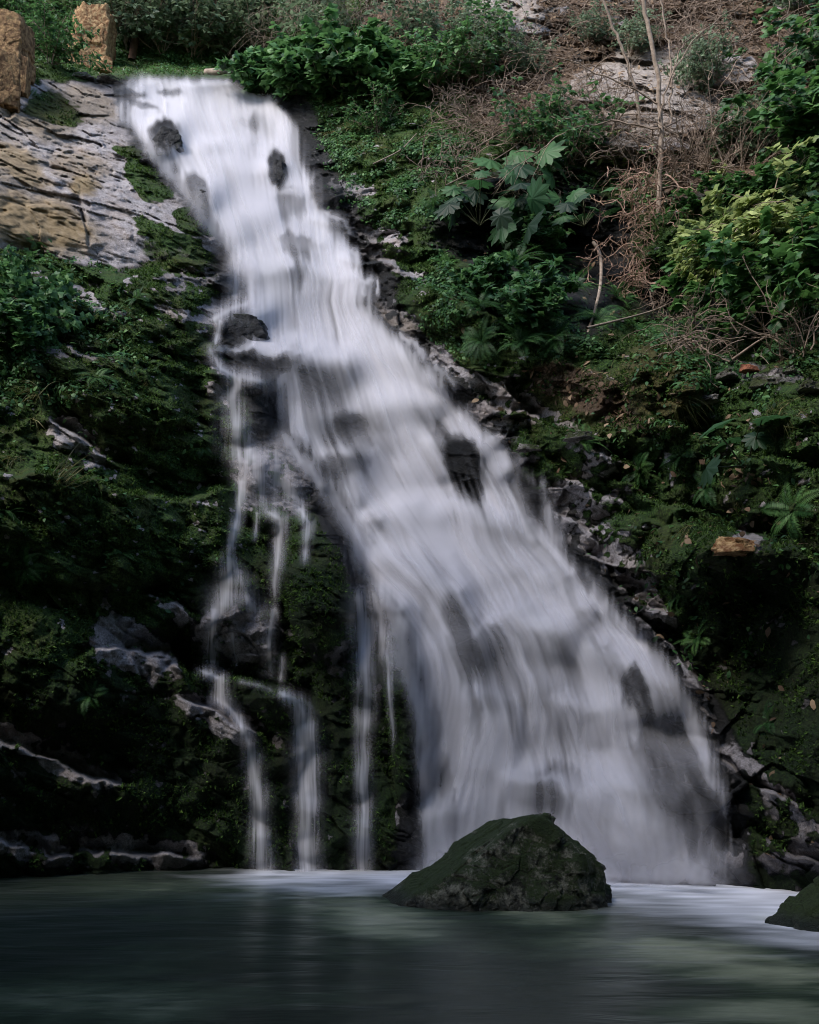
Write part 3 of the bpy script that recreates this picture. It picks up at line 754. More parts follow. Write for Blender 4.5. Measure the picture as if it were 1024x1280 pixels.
# ------------------------------------------------------------------ pool
def pool():
    xs = np.unique(np.concatenate([np.linspace(-30, -7, 30), np.arange(-7, 7, 0.04), np.linspace(7, 30, 30)])); ys = np.unique(np.concatenate([np.linspace(-30, 2, 40), np.arange(2, 13.6, 0.04)]))
    X, Y = np.meshgrid(xs, ys); X = X.astype(f32); Y = Y.astype(f32)
    Z = 0.012 * perlin(X * 0.9, Y * 2.2, 0, 501) + 0.006 * perlin(X * 2, Y * 5, 0, 503)
    # foam where the falls land (in metres on the water)
    f = np.zeros_like(X)
    n = 0.35 * perlin(X * 1.1, Y * 2.4, 0, 511) + 0.2 * perlin(X * 3, Y * 7, 0, 513)
    def blob(cx, cy, rx, ry, s):
        nonlocal f
        r = np.sqrt(((X - cx) / rx) ** 2 + ((Y - cy) / ry) ** 2) + n
        f = np.maximum(f, s * sstep(1.35, 0.0, r))
    a = lambda px, py: (lambda q: (q[0] * (-CAMZ / q[1]), -CAMZ / q[1]))(rays(px, py))
    for px, py, rx, ry, s in [(420, 1094, 1.2, 1.5, .8), (380, 1094, 0.6, 1.0, .8), (330, 1092, 0.4, 0.8, .7), (500, 1094, 0.9, 1.5, .85), (800, 1094, 1.5, 2.4, 1), (880, 1104, 1.3, 2.6, 1), (950, 1122, 1.1, 2.8, 1), (1010, 1130, 0.7, 2.0, .9), (900, 1125, .8, 1.7, .8), (700, 1094, 1.0, 1.8, .9), (600, 1088, 1.1, 1.0, .8)]:
        c = a(px, py); blob(c[0], c[1], rx, ry, s)
    f = np.clip(f * (0.85 + 0.5 * perlin(X * 2.2, Y * 6, 0, 515)), 0, 1)
    foam = f; f = np.zeros_like(X)
    for px, py, rx, ry, s in [(480, 1148, 0.55, 1.1, .8), (440, 1128, 0.6, 1.3, .45), (860, 1190, 0.75, 0.7, .6), (960, 1215, 0.6, 0.55, .6), (740, 1180, 0.45, 0.8, .35), (690, 1145, 0.5, 0.9, .4), (985, 1150, 0.3, 0.5, .7), (120, 1245, 1.2, 0.6, .3), (300, 1110, 1.6, 1.2, .25), (930, 1265, 0.7, 0.35, .45)]:
        c = a(px, py); blob(c[0], c[1], rx, ry, s)
    V = np.stack([X, Y, Z], -1)
    o = mesh_np('water', V, grid_faces(len(ys), len(xs))[:, ::-1], M_POOL, attrs=dict(foam=foam, shallow=f)); o['kind'] = 'structure'
pool()

# ------------------------------------------------------------------ boulders
def ico(sub):
    import bmesh
    bm = bmesh.new(); bmesh.ops.create_icosphere(bm, subdivisions=sub, radius=1)
    V = np.array([v.co[:] for v in bm.verts], f32); F = np.array([[v.index for v in f.verts] for f in bm.faces], np.int32)
    bm.free(); return V, F
ICO6, ICO5, ICO4 = ico(7), ico(6), ico(5)

def polyrock(name, loc, planes, mat, noise=0.06, seed=0, mesh=ICO5, freq=2.0, sharp=14, scale=1.0, rotz=0.0, parent=None):
    """an angular boulder: the soft intersection of half-spaces, roughened"""
    d, F = mesh
    inv = 0
    for nx, ny, nz, h in planes:
        n = np.array((nx, ny, nz), f32); n /= np.linalg.norm(n)
        inv = inv + np.clip((d @ n) / h, 1e-4, None) ** sharp
    r = inv ** (-1.0 / sharp)
    P = d * r[:, None] * scale
    ff = fbm(P + seed * 3.3, freq, 5, seed) ; rd = fbm(P + seed, freq * 0.9, 4, seed + 7, ridged=True)
    fc, _ = facets((P * freq * 1.1 + seed).astype(f32), seed)
    f2_, e2_ = facets((P * freq * 2.6 + seed * 1.7).astype(f32), seed + 5)
    P = P * (1 + noise * (1.0 * ff - 0.4 * np.clip(rd, 0, 1) + 0.9 * fc + 0.35 * f2_ - 0.25 * sstep(0.12, 0, e2_)))[:, None]
    o = mesh_np(name, P, F, mat, parent)
    o.location = loc; o.rotation_euler = (0, 0, rotz)
    return o

def on_water(px, py, z=0.0):
    a, b = rays(px, py); t = (z - CAMZ) / b
    return Vector((a * t, t, z))

a_, b_ = rays(625, 1100)
b = polyrock('boulder', (a_ * 9.75, 9.75, CAMZ + b_ * 9.75), [(-.56, -.12, .83, .36), (.05, .1, 1, .53), (.69, -.05, .72, .66), (1, -.1, 0, .92), (-1, -.2, 0, .98), (0, -1, .3, .44), (-.5, -.85, .15, .56), (.55, -.8, .12, .72),
             (0, 1, .2, .5), (0, 0, -1, .6)], M_BOULDER, 0.075, 3, ICO6, 2.8, 30)
tag(b, 'dark wedge-shaped mossy boulder standing in the pool before the waterfall', 'boulder')
p = on_water(1100, 1172)
b = polyrock('boulder', (p.x + 0.12, p.y + 0.2, 0.0), [(-0.7, -0.3, 0.75, 0.42), (-0.9, -0.5, 0.1, 0.52), (0, -0.8, 0.5, 0.5), (0.3, -0.1, 1, 0.42), (1, 0, 0, 0.7), (0, 1, 0.2, 0.6), (0, 0, -1, 0.5), (0.4, -0.8, 0.1, .6)], M_BOULDER, 0.10, 9, ICO6, 2.2, 20, 0.82)
tag(b, 'low rounded mossy boulder in the pool at the right edge', 'boulder')

# ------------------------------------------------------------------ plants, dead wood and loose stones
def leaf_material(name, lo, mid, hi, trans=0.35, rough=0.55):
    t = NT(name)
    tint = t.attr('tint')
    oi = t.n('ShaderNodeObjectInfo').outputs['Random']
    n = t.noise(2.2, 2, 0.5)
    f = t.math('ADD', tint, t.math('MULTIPLY', t.math('SUBTRACT', n, 0.5), 0.7))
    f = t.math('ADD', f, t.math('MULTIPLY', t.math('SUBTRACT', oi, 0.5), 0.25))
    c = t.ramp(f, [(0.1, lo), (0.5, mid), (0.95, hi)])
    b = t.bsdf(c, rough, None, 0.35)
    tr = t.n('ShaderNodeBsdfTranslucent'); t.t.links.new(t.mix(0.5, c, hi), tr.inputs['Color'])
    m = t.n('ShaderNodeMixShader'); m.inputs[0].default_value = trans
    t.t.links.new(b, m.inputs[1]); t.t.links.new(tr.outputs[0], m.inputs[2])
    return t.done(m.outputs[0])

def wood_material(name, lo, hi, scale=14):
    t = NT(name)
    p = t.pos()
    n = t.noise(scale, 5, 0.65); n2 = t.noise(scale * 6, 3, 0.6)
    c = t.ramp(t.math('ADD', t.math('MULTIPLY', n, 0.7), t.math('MULTIPLY', n2, 0.3)), [(0.35, lo), (0.65, hi)])
    return t.done(t.bsdf(c, 0.9, t.bump(n2, 0.5, 0.01), 0.2))

M_DEEP = leaf_material('deep_green_leaf', (0.011, 0.040, 0.013), (0.036, 0.118, 0.034), (0.14, 0.28, 0.09))
M_BROAD = leaf_material('broad_dark_leaf', (0.008, 0.028, 0.011), (0.020, 0.068, 0.024), (0.065, 0.16, 0.055))
M_FERN = leaf_material('fern_green_leaf', (0.012, 0.046, 0.012), (0.034, 0.11, 0.028), (0.11, 0.23, 0.06))
M_DUSTY = leaf_material('dusty_green_leaf', (0.04, 0.075, 0.04), (0.09, 0.15, 0.08), (0.24, 0.31, 0.19))
M_LIME = leaf_material('yellow_green_leaf', (0.05, 0.095, 0.022), (0.21, 0.28, 0.08), (0.50, 0.56, 0.22), 0.4)
M_GRASS = leaf_material('sedge_blade', (0.03, 0.04, 0.012), (0.09, 0.10, 0.03), (0.26, 0.23, 0.09))
M_DRY = leaf_material('dead_leaf', (0.05, 0.03, 0.018), (0.16, 0.10, 0.06), (0.36, 0.26, 0.17), 0.15, 0.8)
M_MOSS = leaf_material('moss_sprig', (0.009, 0.022, 0.005), (0.034, 0.078, 0.014), (0.12, 0.21, 0.04), 0.2, 0.9)
M_TWIG = wood_material('dead_twig', (0.09, 0.065, 0.05), (0.38, 0.29, 0.23))
M_ROOT = wood_material('bleached_root', (0.16, 0.09, 0.065), (0.50, 0.34, 0.26))
M_BARK = wood_material('pale_bark', (0.14, 0.10, 0.075), (0.40, 0.32, 0.26), 9)
M_BROWN = wood_material('brown_bark', (0.05, 0.03, 0.022), (0.16, 0.09, 0.06), 8)
M_STEM = wood_material('green_stem', (0.03, 0.04, 0.02), (0.09, 0.09, 0.05))

class Soup:
    """collects triangles with a tint per vertex"""
    def __init__(s): s.V, s.F, s.T, s.n = [], [], [], 0
    def add(s, V, F, tint):
        V = np.asarray(V, f32); s.V.append(V); s.F.append(np.asarray(F, np.int32) + s.n)
        s.T.append(np.zeros(len(V), f32) + tint); s.n += len(V)
    def build(s, name, mat, parent=None, smooth=False):
        return mesh_np(name, np.concatenate(s.V), np.concatenate(s.F), mat, parent, smooth, dict(tint=np.concatenate(s.T)))
    def tube(s, pts, r0, r1, sides=5, tint=0.5):
        pts = np.asarray(pts, f32); n = len(pts)
        t = np.gradient(pts, axis=0); t /= np.linalg.norm(t, axis=1, keepdims=True) + 1e-9
        ref = np.array((0.31, 0.17, 0.93)) if abs(t[0, 2]) < 0.8 else np.array((0.95, 0.2, 0.1))
        u = np.cross(t, ref); u /= np.linalg.norm(u, axis=1, keepdims=True) + 1e-9; v = np.cross(t, u)
        r = np.linspace(r0, r1, n)[:, None, None]; a = np.linspace(0, 2 * np.pi, sides, endpoint=False)
        R = pts[:, None] + r * (u[:, None] * np.cos(a)[None, :, None] + v[:, None] * np.sin(a)[None, :, None])
        i = np.arange(n * sides).reshape(n, sides); j = np.roll(i, -1, 1)
        q = np.stack([i[:-1], j[:-1], j[1:], i[1:]], -1).reshape(-1, 4)
        s.add(R.reshape(-1, 3), np.concatenate([q[:, [0, 1, 2]], q[:, [0, 2, 3]]]), tint)

def leaf_shape(lobes):
    """a flat leaf outline lying along +X from the petiole at the origin, unit length, gently cupped"""
    if lobes == 0:
        xs = [0, .18, .45, .75, 1.0, .75, .45, .18]; ys = [0, .17, .27, .18, 0, -.18, -.27, -.17]
        V = np.array([(x, y, 0.25 * abs(y) - 0.18 * x * x) for x, y in zip(xs, ys)] , f32)
        F = [(0, 1, 7), (1, 2, 6), (1, 6, 7), (2, 3, 5), (2, 5, 6), (3, 4, 5)]
        return V, np.array(F, np.int32)
    th = []; rr = []
    span = math.radians(150)
    for k in range(lobes):
        c = -span + 2 * span * k / (lobes - 1)
        L = 0.62 * (1 - 0.30 * abs(c) / span)
        hw = span / (lobes - 1)
        th += [c - hw * 0.55, c - hw * 0.22, c, c + hw * 0.22, c + hw * 0.55, c + hw]; rr += [L * .86, L * .95, L * 1.05, L * .95, L * .86, L * .70]
    th = np.array(th[:-1]); rr = np.array(rr[:-1])
    V = np.stack([0.38 + rr * np.cos(th), rr * np.sin(th), -0.16 * rr * rr * 2 + 0.018 * np.cos(th * lobes)], -1)
    V = np.concatenate([[(0.38, 0, 0.06)], V]).astype(f32)
    n = len(V) - 1
    F = [(0, i, i + 1) for i in range(1, n)] + [(0, n, 1)]
    return V, np.array(F, np.int32)
LEAF0, LEAF5, LEAF7 = leaf_shape(0), leaf_shape(5), leaf_shape(9)

def frame(d, up):
    d = d / (np.linalg.norm(d) + 1e-9)
    s = np.cross(up, d); s /= np.linalg.norm(s) + 1e-9
    return np.stack([d, s, np.cross(d, s)])          # rows: local x, y, z

def rv(r, s=1.0): return r.normal(size=3) * s

def curve(p, d, L, n, r, wob=0.2, grav=-0.2):
    pts = [np.array(p, float)]; d = np.array(d, float); d /= np.linalg.norm(d)
    for i in range(n):
        d = d + rv(r, wob / math.sqrt(n)) + np.array((0, 0, grav / n)); d /= np.linalg.norm(d)
        pts.append(pts[-1] + d * L / n)
    return np.array(pts)

def k_bigleaf(r, n=11, h=0.9, ls=0.55):
    lf, st = Soup(), Soup()
    for i in range(n):
        a = r.uniform(0, 2 * np.pi); e = r.uniform(0.3, 1.25)
        d = np.array((math.cos(a) * math.cos(e), math.sin(a) * math.cos(e), math.sin(e)))
        c = curve((0, 0, 0), d, h * r.uniform(0.55, 1.15), 6, r, 0.25, -0.15)
        st.tube(c, 0.011, 0.006, 4)
        out = c[-1] - c[-3]; out[2] = 0; out = out + rv(r, 0.05)
        M = frame(out + np.array((0, 0, -0.03)), np.array((0, 0, 1.0)) + rv(r, 0.22))
        s = ls * r.uniform(0.6, 1.15)
        lf.add(c[-1] + (LEAF7[0] - np.array((0.25, 0, 0))) * s @ M, LEAF7[1], r.uniform(0.1, 0.95))
    return [('foliage', lf, M_BROAD), ('stem', st, M_STEM)]

def k_fern(r, n=12, L=0.85, mat=None):
    lf = Soup()
    for i in range(n):
        a = 2 * np.pi * i / n + r.uniform(-.3, .3); e = r.uniform(0.45, 1.15)
        c = curve((0, 0, 0), (math.cos(a) * math.cos(e), math.sin(a) * math.cos(e), math.sin(e)), L * r.uniform(.7, 1.1), 16, r, 0.12, -1.5)
        lf.tube(c, 0.006, 0.002, 3, 0.3)
        tn = r.uniform(0.15, 0.9)
        for k in range(2, 17):
            t = k / 16; w = L * 0.19 * math.sin(math.pi * min(1, (t * 0.9 + 0.12))) ** 0.8
            d = c[k] - c[k - 1]; d /= np.linalg.norm(d)
            sdv = np.cross(d, (0, 0, 1.0)); sdv /= np.linalg.norm(sdv) + 1e-9
            for sg in (-1, 1):
                for kk in (0, 0.5):
                    b = c[k] - (c[k] - c[k - 1]) * kk
                    tip = b + sdv * sg * w + d * w * 0.35 + np.array((0, 0, -0.22 * w)) + rv(r, 0.004)
                    m = (b + tip) / 2; hw = d * w * 0.062
                    lf.add([b, m + hw, tip, m - hw], [(0, 1, 2), (0, 2, 3)], tn + r.uniform(-.12, .12))
    return [('fronds', lf, mat or M_FERN)]

def k_shrub(r, stems=9, h=1.2, spread=0.8, per=10, ls=0.11, mat=None, leaf=LEAF0, flat=0.35, wood=None, droop=-0.25):
    lf, st = Soup(), Soup()
    for i in range(stems):
        a = r.uniform(0, 2 * np.pi); sp = spread * math.sqrt(r.uniform(0.02, 1))
        c = curve(rv(r, 0.05) * (1, 1, 0), (math.cos(a) * sp, math.sin(a) * sp, 1), h * r.uniform(.6, 1.1), 8, r, 0.35, droop)
        st.tube(c, 0.014, 0.005, 4)
        for b in range(per):
            k = r.integers(2, 9)
            bd = rv(r) * (1, 1, 0.5) + (c[k] - c[k - 1]) * 4
            bc = curve(c[k], bd, h * r.uniform(.15, .42), 5, r, 0.5, droop)
            st.tube(bc, 0.006, 0.002, 3)
            for q in range(9):
                f = r.uniform(1, 5); i0 = int(min(4, f)); p = bc[i0] + (bc[min(i0 + 1, 5)] - bc[i0]) * (f - i0)
                d = rv(r) * (1, 1, 0.45) + (bc[-1] - bc[0])
                M = frame(d, np.array((0, 0, 1.0)) + rv(r, flat))
                lf.add(p + leaf[0] * (ls * r.uniform(.6, 1.25)) @ M, leaf[1], np.clip(r.normal(.5, .22), 0, 1))
    return [('foliage', lf, mat or M_DEEP), ('stem', st, wood or M_TWIG)]

def k_brush(r, n=60, L=1.0, rad=0.35, thick=0.008, wob=1.1, grav=-0.4, mat=None, sub=3, up=0.5):
    st = Soup()
    for i in range(n):
        p = rv(r, rad) * (1, 1, 0.4 if up > 0 else 1.7)
        c = curve(p, rv(r) * (1, 1, 0.5) + (0, 0, up), L * r.uniform(.4, 1.1), 9, r, wob, grav)
        t = thick * r.uniform(.5, 1.5)
        st.tube(c, t, t * 0.35, 4)
        for b in range(sub):
            k = r.integers(2, 9)
            bc = curve(c[k], (c[k] - c[k - 1]) / np.linalg.norm(c[k] - c[k - 1]) + rv(r, .6), L * r.uniform(.12, .4), 6, r, wob, grav)
            st.tube(bc, t * 0.5, t * 0.2, 3)
    return [('twigs', st, mat or M_TWIG)]

def k_tuft(r, n=70, L=0.5, mat=None, grav=-2.0, up=0.6, w=0.007):
    lf = Soup()
    for i in range(n):
        c = curve(rv(r, 0.06) * (1, 1, .3), rv(r) * (1, 1, .3) + (0, 0, up), L * r.uniform(.4, 1.15), 6, r, 0.3, grav)
        t = c[-1] - c[0]; sd = np.cross(t, rv(r)); sd /= np.linalg.norm(sd) + 1e-9
        ww = np.array([1, 1, .9, .8, .6, .35, 0.05])[:, None] * w * r.uniform(.6, 1.3)
        V = np.concatenate([c - sd * ww, c + sd * ww]); m = 7
        F = [f for k in range(m - 1) for f in ((k, k + 1, m + k + 1), (k, m + k + 1, m + k))]
        lf.add(V, F, r.uniform(0, 1))
    return [('blades', lf, mat or M_GRASS)]

PROTO = {}
USED = {}
KINDS = {
    'big_leaf_plant': (lambda r: k_bigleaf(r), 3), 'young_leafy_plant': (lambda r: k_bigleaf(r, 6, .5, .42), 1), 'fern': (lambda r: k_fern(r), 3),
    'feathery_shrub': (lambda r: k_fern(r, 20, .75), 3),
    'leafy_shrub': (lambda r: k_shrub(r, 12, 1.1, 1.0, 11, .19, M_DEEP, LEAF5, .45), 3), 'hazel_bush': (lambda r: k_shrub(r, 14, 1.9, .8, 13, .15, M_DUSTY, LEAF0, .5), 3),
    'dark_bush': (lambda r: k_shrub(r, 13, 1.5, .9, 13, .13, M_DEEP, LEAF0, .5), 3),
    'vine_maple': (lambda r: k_shrub(r, 7, 1.5, 1.7, 9, .17, M_LIME, LEAF5, .22, None, -1.0), 2), 'green_maple': (lambda r: k_shrub(r, 12, 1.7, 1.3, 13, .19, M_FERN, LEAF5, .3, None, -.7), 3),
    'sprig': (lambda r: k_shrub(r, 4, .7, 1.3, 6, .13, M_LIME, LEAF0, .4, None, -.5), 1),
    'dead_brush': (lambda r: k_brush(r, 80, 1.2, .42, .010, .9, -.5, M_TWIG), 3), 'dry_bush': (lambda r: k_brush(r, 90, 1.3, .4, .006, .6, -1.6, M_BARK, 3, 1.2), 2),
    'tangled_roots': (lambda r: k_brush(r, 46, 1.0, .30, .012, 1.3, -1.0, M_ROOT, 3, -.3), 2), 'bare_shrub': (lambda r: k_brush(r, 26, 1.5, .15, .011, .5, .2, M_TWIG, 6, 1.1), 2),
    'sedge_tuft': (lambda r: k_tuft(r), 2), 'hanging_grass': (lambda r: k_tuft(r, 90, .75, M_GRASS, -4.0, .1), 2),
}
def spawn(kind, px, py, size, label, cat, group=None, tilt=0.45, lift=0.0, dloc=(0, 0, 0)):
    fn, nv = KINDS[kind]
    k = USED.get(kind, 0); USED[kind] = k + 1
    key = (kind, k % nv)
    P, N = at(px, py)
    fresh = key not in PROTO
    if fresh:
        parts = fn(np.random.default_rng(1000 + sum(map(ord, kind)) * 7 + k))
        if len(parts) == 1:
            root = parts[0][1].build(kind, parts[0][2])
        else:
            root = bpy.data.objects.new(kind, None); COL.objects.link(root)
            for pn, sp, m in parts: sp.build(pn, m, root)
        PROTO[key] = root
    else:
        src = PROTO[key]; root = src.copy(); COL.objects.link(root)
        for ch in src.children:
            c = ch.copy(); COL.objects.link(c); c.parent = root
        if 'group' in root: del root['group']
    up = (Vector((0, 0, 1)) * (1 - tilt) + N * tilt).normalized()
    root.rotation_mode = 'QUATERNION'
    root.rotation_quaternion = up.to_track_quat('Z', 'Y') @ Matrix.Rotation(rng.uniform(0, 6.28), 4, 'Z').to_quaternion()
    root.scale = (size,) * 3
    root.location = P + N * (lift - 0.03) + Vector(dloc)
    return tag(root, label, cat, group)

# -- right of the crest and on the right slope
BL = 'big_leaf_plant'
for px, py, s, lab in [(605, 318, .95, 'broad-leaved plant with a few lobed leaves at the left of the dark hollow'), (655, 305, 1.1, 'lobed umbrella-leaved plant in the middle of the dark hollow'),
                       (700, 300, 1.25, 'largest umbrella-leaved plant, wide lobed leaves over the dark hollow'), (752, 290, 1.2, 'umbrella-leaved plant beside the tangle of reddish roots'),
                       (735, 335, .8, 'low lobed plant with one flat leaf deep in the dark hollow'), (620, 285, .9, 'umbrella-leaved plant at the upper left rim of the dark hollow'), (680, 262, .9, 'umbrella-leaved plant under the dry brown brush')]:
    spawn(BL, px, py, s, lab, 'plant', 'umbrella-leaved plants in the dark hollow', .75, .75)
spawn('young_leafy_plant', 930, 585, 1.15, 'young plant with five flat lobed leaves on a dim mossy ledge', 'plant', None, .3)
for px, py, s, lab in [(330, 118, .95, 'leafy green shrub right at the corner of the waterfall crest'), (368, 118, 1.05, 'leafy green shrub second from the waterfall crest'), (405, 122, 1.1, 'leafy green shrub in the middle of the row right of the crest'),
                       (445, 125, 1.15, 'leafy green shrub above the grassy bank right of the crest'), (490, 128, 1.1, 'leafy green shrub where the row meets the brown slope'), (432, 95, 1.0, 'upper leafy green shrub behind the row beside the crest')]:
    spawn('leafy_shrub', px, py, s, lab, 'shrub', 'green shrubs in a row right of the crest')
for px, py, s, lab in [(545, 120, 1.0, 'dark spreading bush left of the brown leaf heap'), (600, 108, 1.0, 'dark spreading bush above the brown leaf heap'), (665, 190, .9, 'dark bush below the pale outcrop on the right slope'),
                       (715, 205, .95, 'dark bush just left of the two thin trunks'), (470, 165, .6, 'small dark bush on the grassy bank right of the falls')]:
    spawn('dark_bush', px, py, s, lab, 'bush')
for px, py, s, lab in [(640, 345, .8, 'feathery green plant at the top of the ferny clump'), (685, 345, .8, 'feathery plant at the upper right corner of the ferny clump'), (595, 395, .65, 'feathery plant on the left edge of the ferny clump above the mossy rock'), (620, 370, .7, 'feathery plant in the ferny clump just left of its top'),
                       (660, 380, .85, 'feathery green plant in the very middle of the ferny clump'), (705, 380, .8, 'feathery plant at the right side of the ferny clump near the leaning log'), (635, 410, .75, 'feathery plant below the middle of the ferny clump'), (680, 415, .8, 'feathery plant at the lower right of the ferny clump'),
                       (610, 425, .6, 'feathery plant low on the left of the ferny clump'), (655, 445, .7, 'lowest feathery plant of the clump, over bare sloping ground'), (705, 435, .65, 'feathery plant hanging below the right end of the ferny clump')]:
    spawn('feathery_shrub', px, py, s, lab, 'fern', 'feathery plants in the clump right of the falls', .6, .22)
for px, py, s, lab in [(665, 335, .6, 'leafy shrub crowning the ferny clump'), (625, 395, .6, 'leafy shrub at the left of the ferny clump'), (690, 395, .65, 'leafy shrub at the right of the ferny clump'), (650, 425, .6, 'leafy shrub low in the ferny clump'), (590, 375, .4, 'small leafy shrub on the mossy rock beside the ferny clump')]:
    spawn('leafy_shrub', px, py, s, lab, 'shrub', None, .6, .25)
for px, py, s, lab in [(745, 400, .7, 'fern at the foot of the leaning log'), (770, 375, .6, 'fern in the dark gap under the reddish roots'), (720, 355, .6, 'fern between the clump and the leaning log'), (790, 410, .6, 'fern under the lowest reddish roots')]:
    spawn('fern', px, py, s, lab, 'fern', None, .6, .05)
for px, py, s, lab in [(730, 552, .55, 'small bright fern on the stepped rocks right of the falls'), (800, 590, .5, 'small fern above the dark ledge on the right bank'), (850, 570, .4, 'tiny fern at the foot of the yellowish moss mound'),
                       (560, 330, .45, 'small fern on the mossy ledge right of the upper falls'), (620, 300, .5, 'fern on top of the mossy ledge by the dark hollow'), (545, 260, .5, 'fern under thin grey twigs right of the upper falls'),
                       (500, 230, .5, 'fern on the green bank right of the upper falls'), (885, 610, .45, 'fern beside reddish fallen leaves on the right'), (990, 640, .55, 'dim fern hanging at the right edge'),
                       (850, 745, .45, 'dim green fern on the dark wall right of the falls'), (705, 590, .3, 'tiny fern on a mossy step near the falls')]:
    spawn('fern', px, py, s, lab, 'fern', None, .55)
for px, py, s, lab in [(920, 300, .8, 'yellow-green maple spray catching the light on the right'), (960, 275, .9, 'bright yellow-green maple nearest the right edge'), (1010, 290, .85, 'yellow-green maple branch cut by the right edge'), (905, 335, .6, 'low yellow-green maple spray over the dark gap')]:
    spawn('vine_maple', px, py, s, lab, 'maple', 'sunlit yellow-green maples on the right', .4)
for px, py, s, lab in [(930, 375, .8, 'green maple shrub in shade below the yellow-green maples'), (985, 380, .95, 'green maple shrub in shade at the right edge'), (1020, 345, .9, 'green maple shrub half out of frame at the right'),
                       (895, 370, .5, 'dim green maple shrub beside the tangled roots'), (890, 255, .5, 'green maple shrub behind the yellow-green sprays'), (975, 235, .6, 'green maple shrub between the bare twigs and the right edge')]:
    spawn('green_maple', px, py, s, lab, 'maple', None, .3, -.15)
for px, py, s, lab in [(1022, 200, .95, 'dense green maple hanging in from the right edge, lowest of three'), (1030, 140, 1.0, 'dense green maple at the right edge, middle of three'), (1030, 85, .95, 'dense green maple at the upper right edge, topmost of three')]:
    spawn('green_maple', px, py, s, lab, 'maple', 'dense maples hanging in from the right edge', .4)
spawn('sprig', 785, 200, 1.0, 'small yellow-leaved sprig at the foot of the thin trunks', 'shrub', None, .4, .15)
spawn('sprig', 900, 225, .6, 'tiny yellow-green sprig among bare brown twigs', 'shrub', None, .4)
for px, py, s, lab in [(790, 70, .5, 'grey-green bush tucked on the pale outcrop'), (905, 105, .6, 'small green bush right of the pale outcrop'), (610, 60, .6, 'dusty bush under the upper pale rock'), (520, 60, .7, 'dusty green bush on the brown slope above the shrub row'),
                       (1010, 20, .8, 'green bush in the top right corner'), (655, 100, .5, 'small green bush left of the pale outcrop'), (735, 55, .45, 'small green bush above the pale outcrop'), (875, 95, .45, 'small green bush on the right top of the pale outcrop'), (950, 200, .55, 'small green bush between bare shrubs and the dense maples'), (590, 95, .5, 'small green bush right of the leafy shrub row')]:
    spawn('hazel_bush', px, py, s, lab, 'bush')
# -- behind the crest
for px, py, s, lab in [(160, 62, 1.2, 'grey-green bush just right of the rusty rock block'), (200, 70, 1.3, 'grey-green bush behind the left end of the crest'), (242, 74, 1.3, 'grey-green bush behind the middle of the crest'), (285, 72, 1.2, 'grey-green bush in front of the brown trunk'),
                       (325, 62, 1.1, 'grey-green bush behind the pale log'), (180, 25, 1.4, 'tall grey-green bush at the top beside the rusty block'), (225, 28, 1.5, 'tall grey-green bush at the top above the crest'), (320, 25, 1.3, 'tall dusty bush at the top right of the brown trunk'),
                       (375, 35, 1.1, 'dusty bush beside the dry arching bushes'), (255, 5, 1.4, 'grey-green bush at the top edge left of the brown trunk'), (150, 5, 1.4, 'grey-green bush at the top edge above the rusty block'), (425, 50, .9, 'dusty bush above the leafy shrub row')]:
    spawn('hazel_bush', px, py, s, lab, 'bush', 'bushes behind the crest', .2)
for px, py, s, lab in [(350, 45, 1.0, 'dry straw-coloured arching bush behind the crest'), (400, 25, 1.1, 'dry arching bush at the top above the shrub row'), (450, 25, 1.0, 'dry bush at the top where the brown slope starts'), (500, 20, .9, 'dry bush on the brown slope left of the pale rock'),
                       (545, 40, .8, 'dry bush just left of the upper pale rock')]:
    spawn('dry_bush', px, py, s, lab, 'bush', 'dry arching bushes', .3)
# -- dead brush, roots, bare twigs
for px, py, s, lab in [(640, 130, .9, 'dead brown brush on the heap of fallen leaves'), (690, 170, 1.0, 'dead brown brush spread below the leaf heap'), (720, 130, .9, 'dead brush in front of the pale outcrop'), (600, 175, .8, 'dead brush over the green bank'), (570, 215, .8, 'thin dead brush right of the upper falls'),
                       (850, 60, .9, 'dead brush on the brown slope behind the tall trunk'), (910, 60, 1.0, 'dead brush on the brown slope near the top right'), (730, 30, .9, 'dead brush left of the thin trunks at the top'), (960, 110, .9, 'dead brush beside the dense maples'), (870, 440, .8, 'dead brush above the yellowish moss mound'),
                       (830, 400, .7, 'dead brush at the foot of the tangled roots'), (655, 230, .7, 'dead brush above the umbrella-leaved plants'), (900, 200, .9, 'dead brush among bare shrubs right of the trunks')]:
    spawn('dead_brush', px, py, s, lab, 'brushwood', 'dead brush on the right slope', .55, .12)
for px, py, s, lab in [(815, 255, .8, 'reddish tangle of roots, topmost under the thin trunk'), (832, 285, .9, 'reddish tangle of bare roots in the middle'), (805, 325, .85, 'reddish tangle of roots trailing down to the left'), (788, 360, .6, 'lowest reddish roots beside the leaning log')]:
    spawn('tangled_roots', px, py, s, lab, 'roots', 'reddish tangled roots', .6, .6)
for px, py, s, lab in [(850, 225, 1.0, 'bare twiggy shrub right of the thin trunks'), (890, 215, 1.1, 'bare dark shrub in front of the brown slope'), (930, 225, .9, 'bare shrub near the dense maples'), (1000, 445, .9, 'bare pale branches at the right edge below the maples'), (770, 150, .9, 'bare shrub in front of the pale outcrop')]:
    spawn('bare_shrub', px, py, s, lab, 'shrub', 'bare twiggy shrubs', .5)
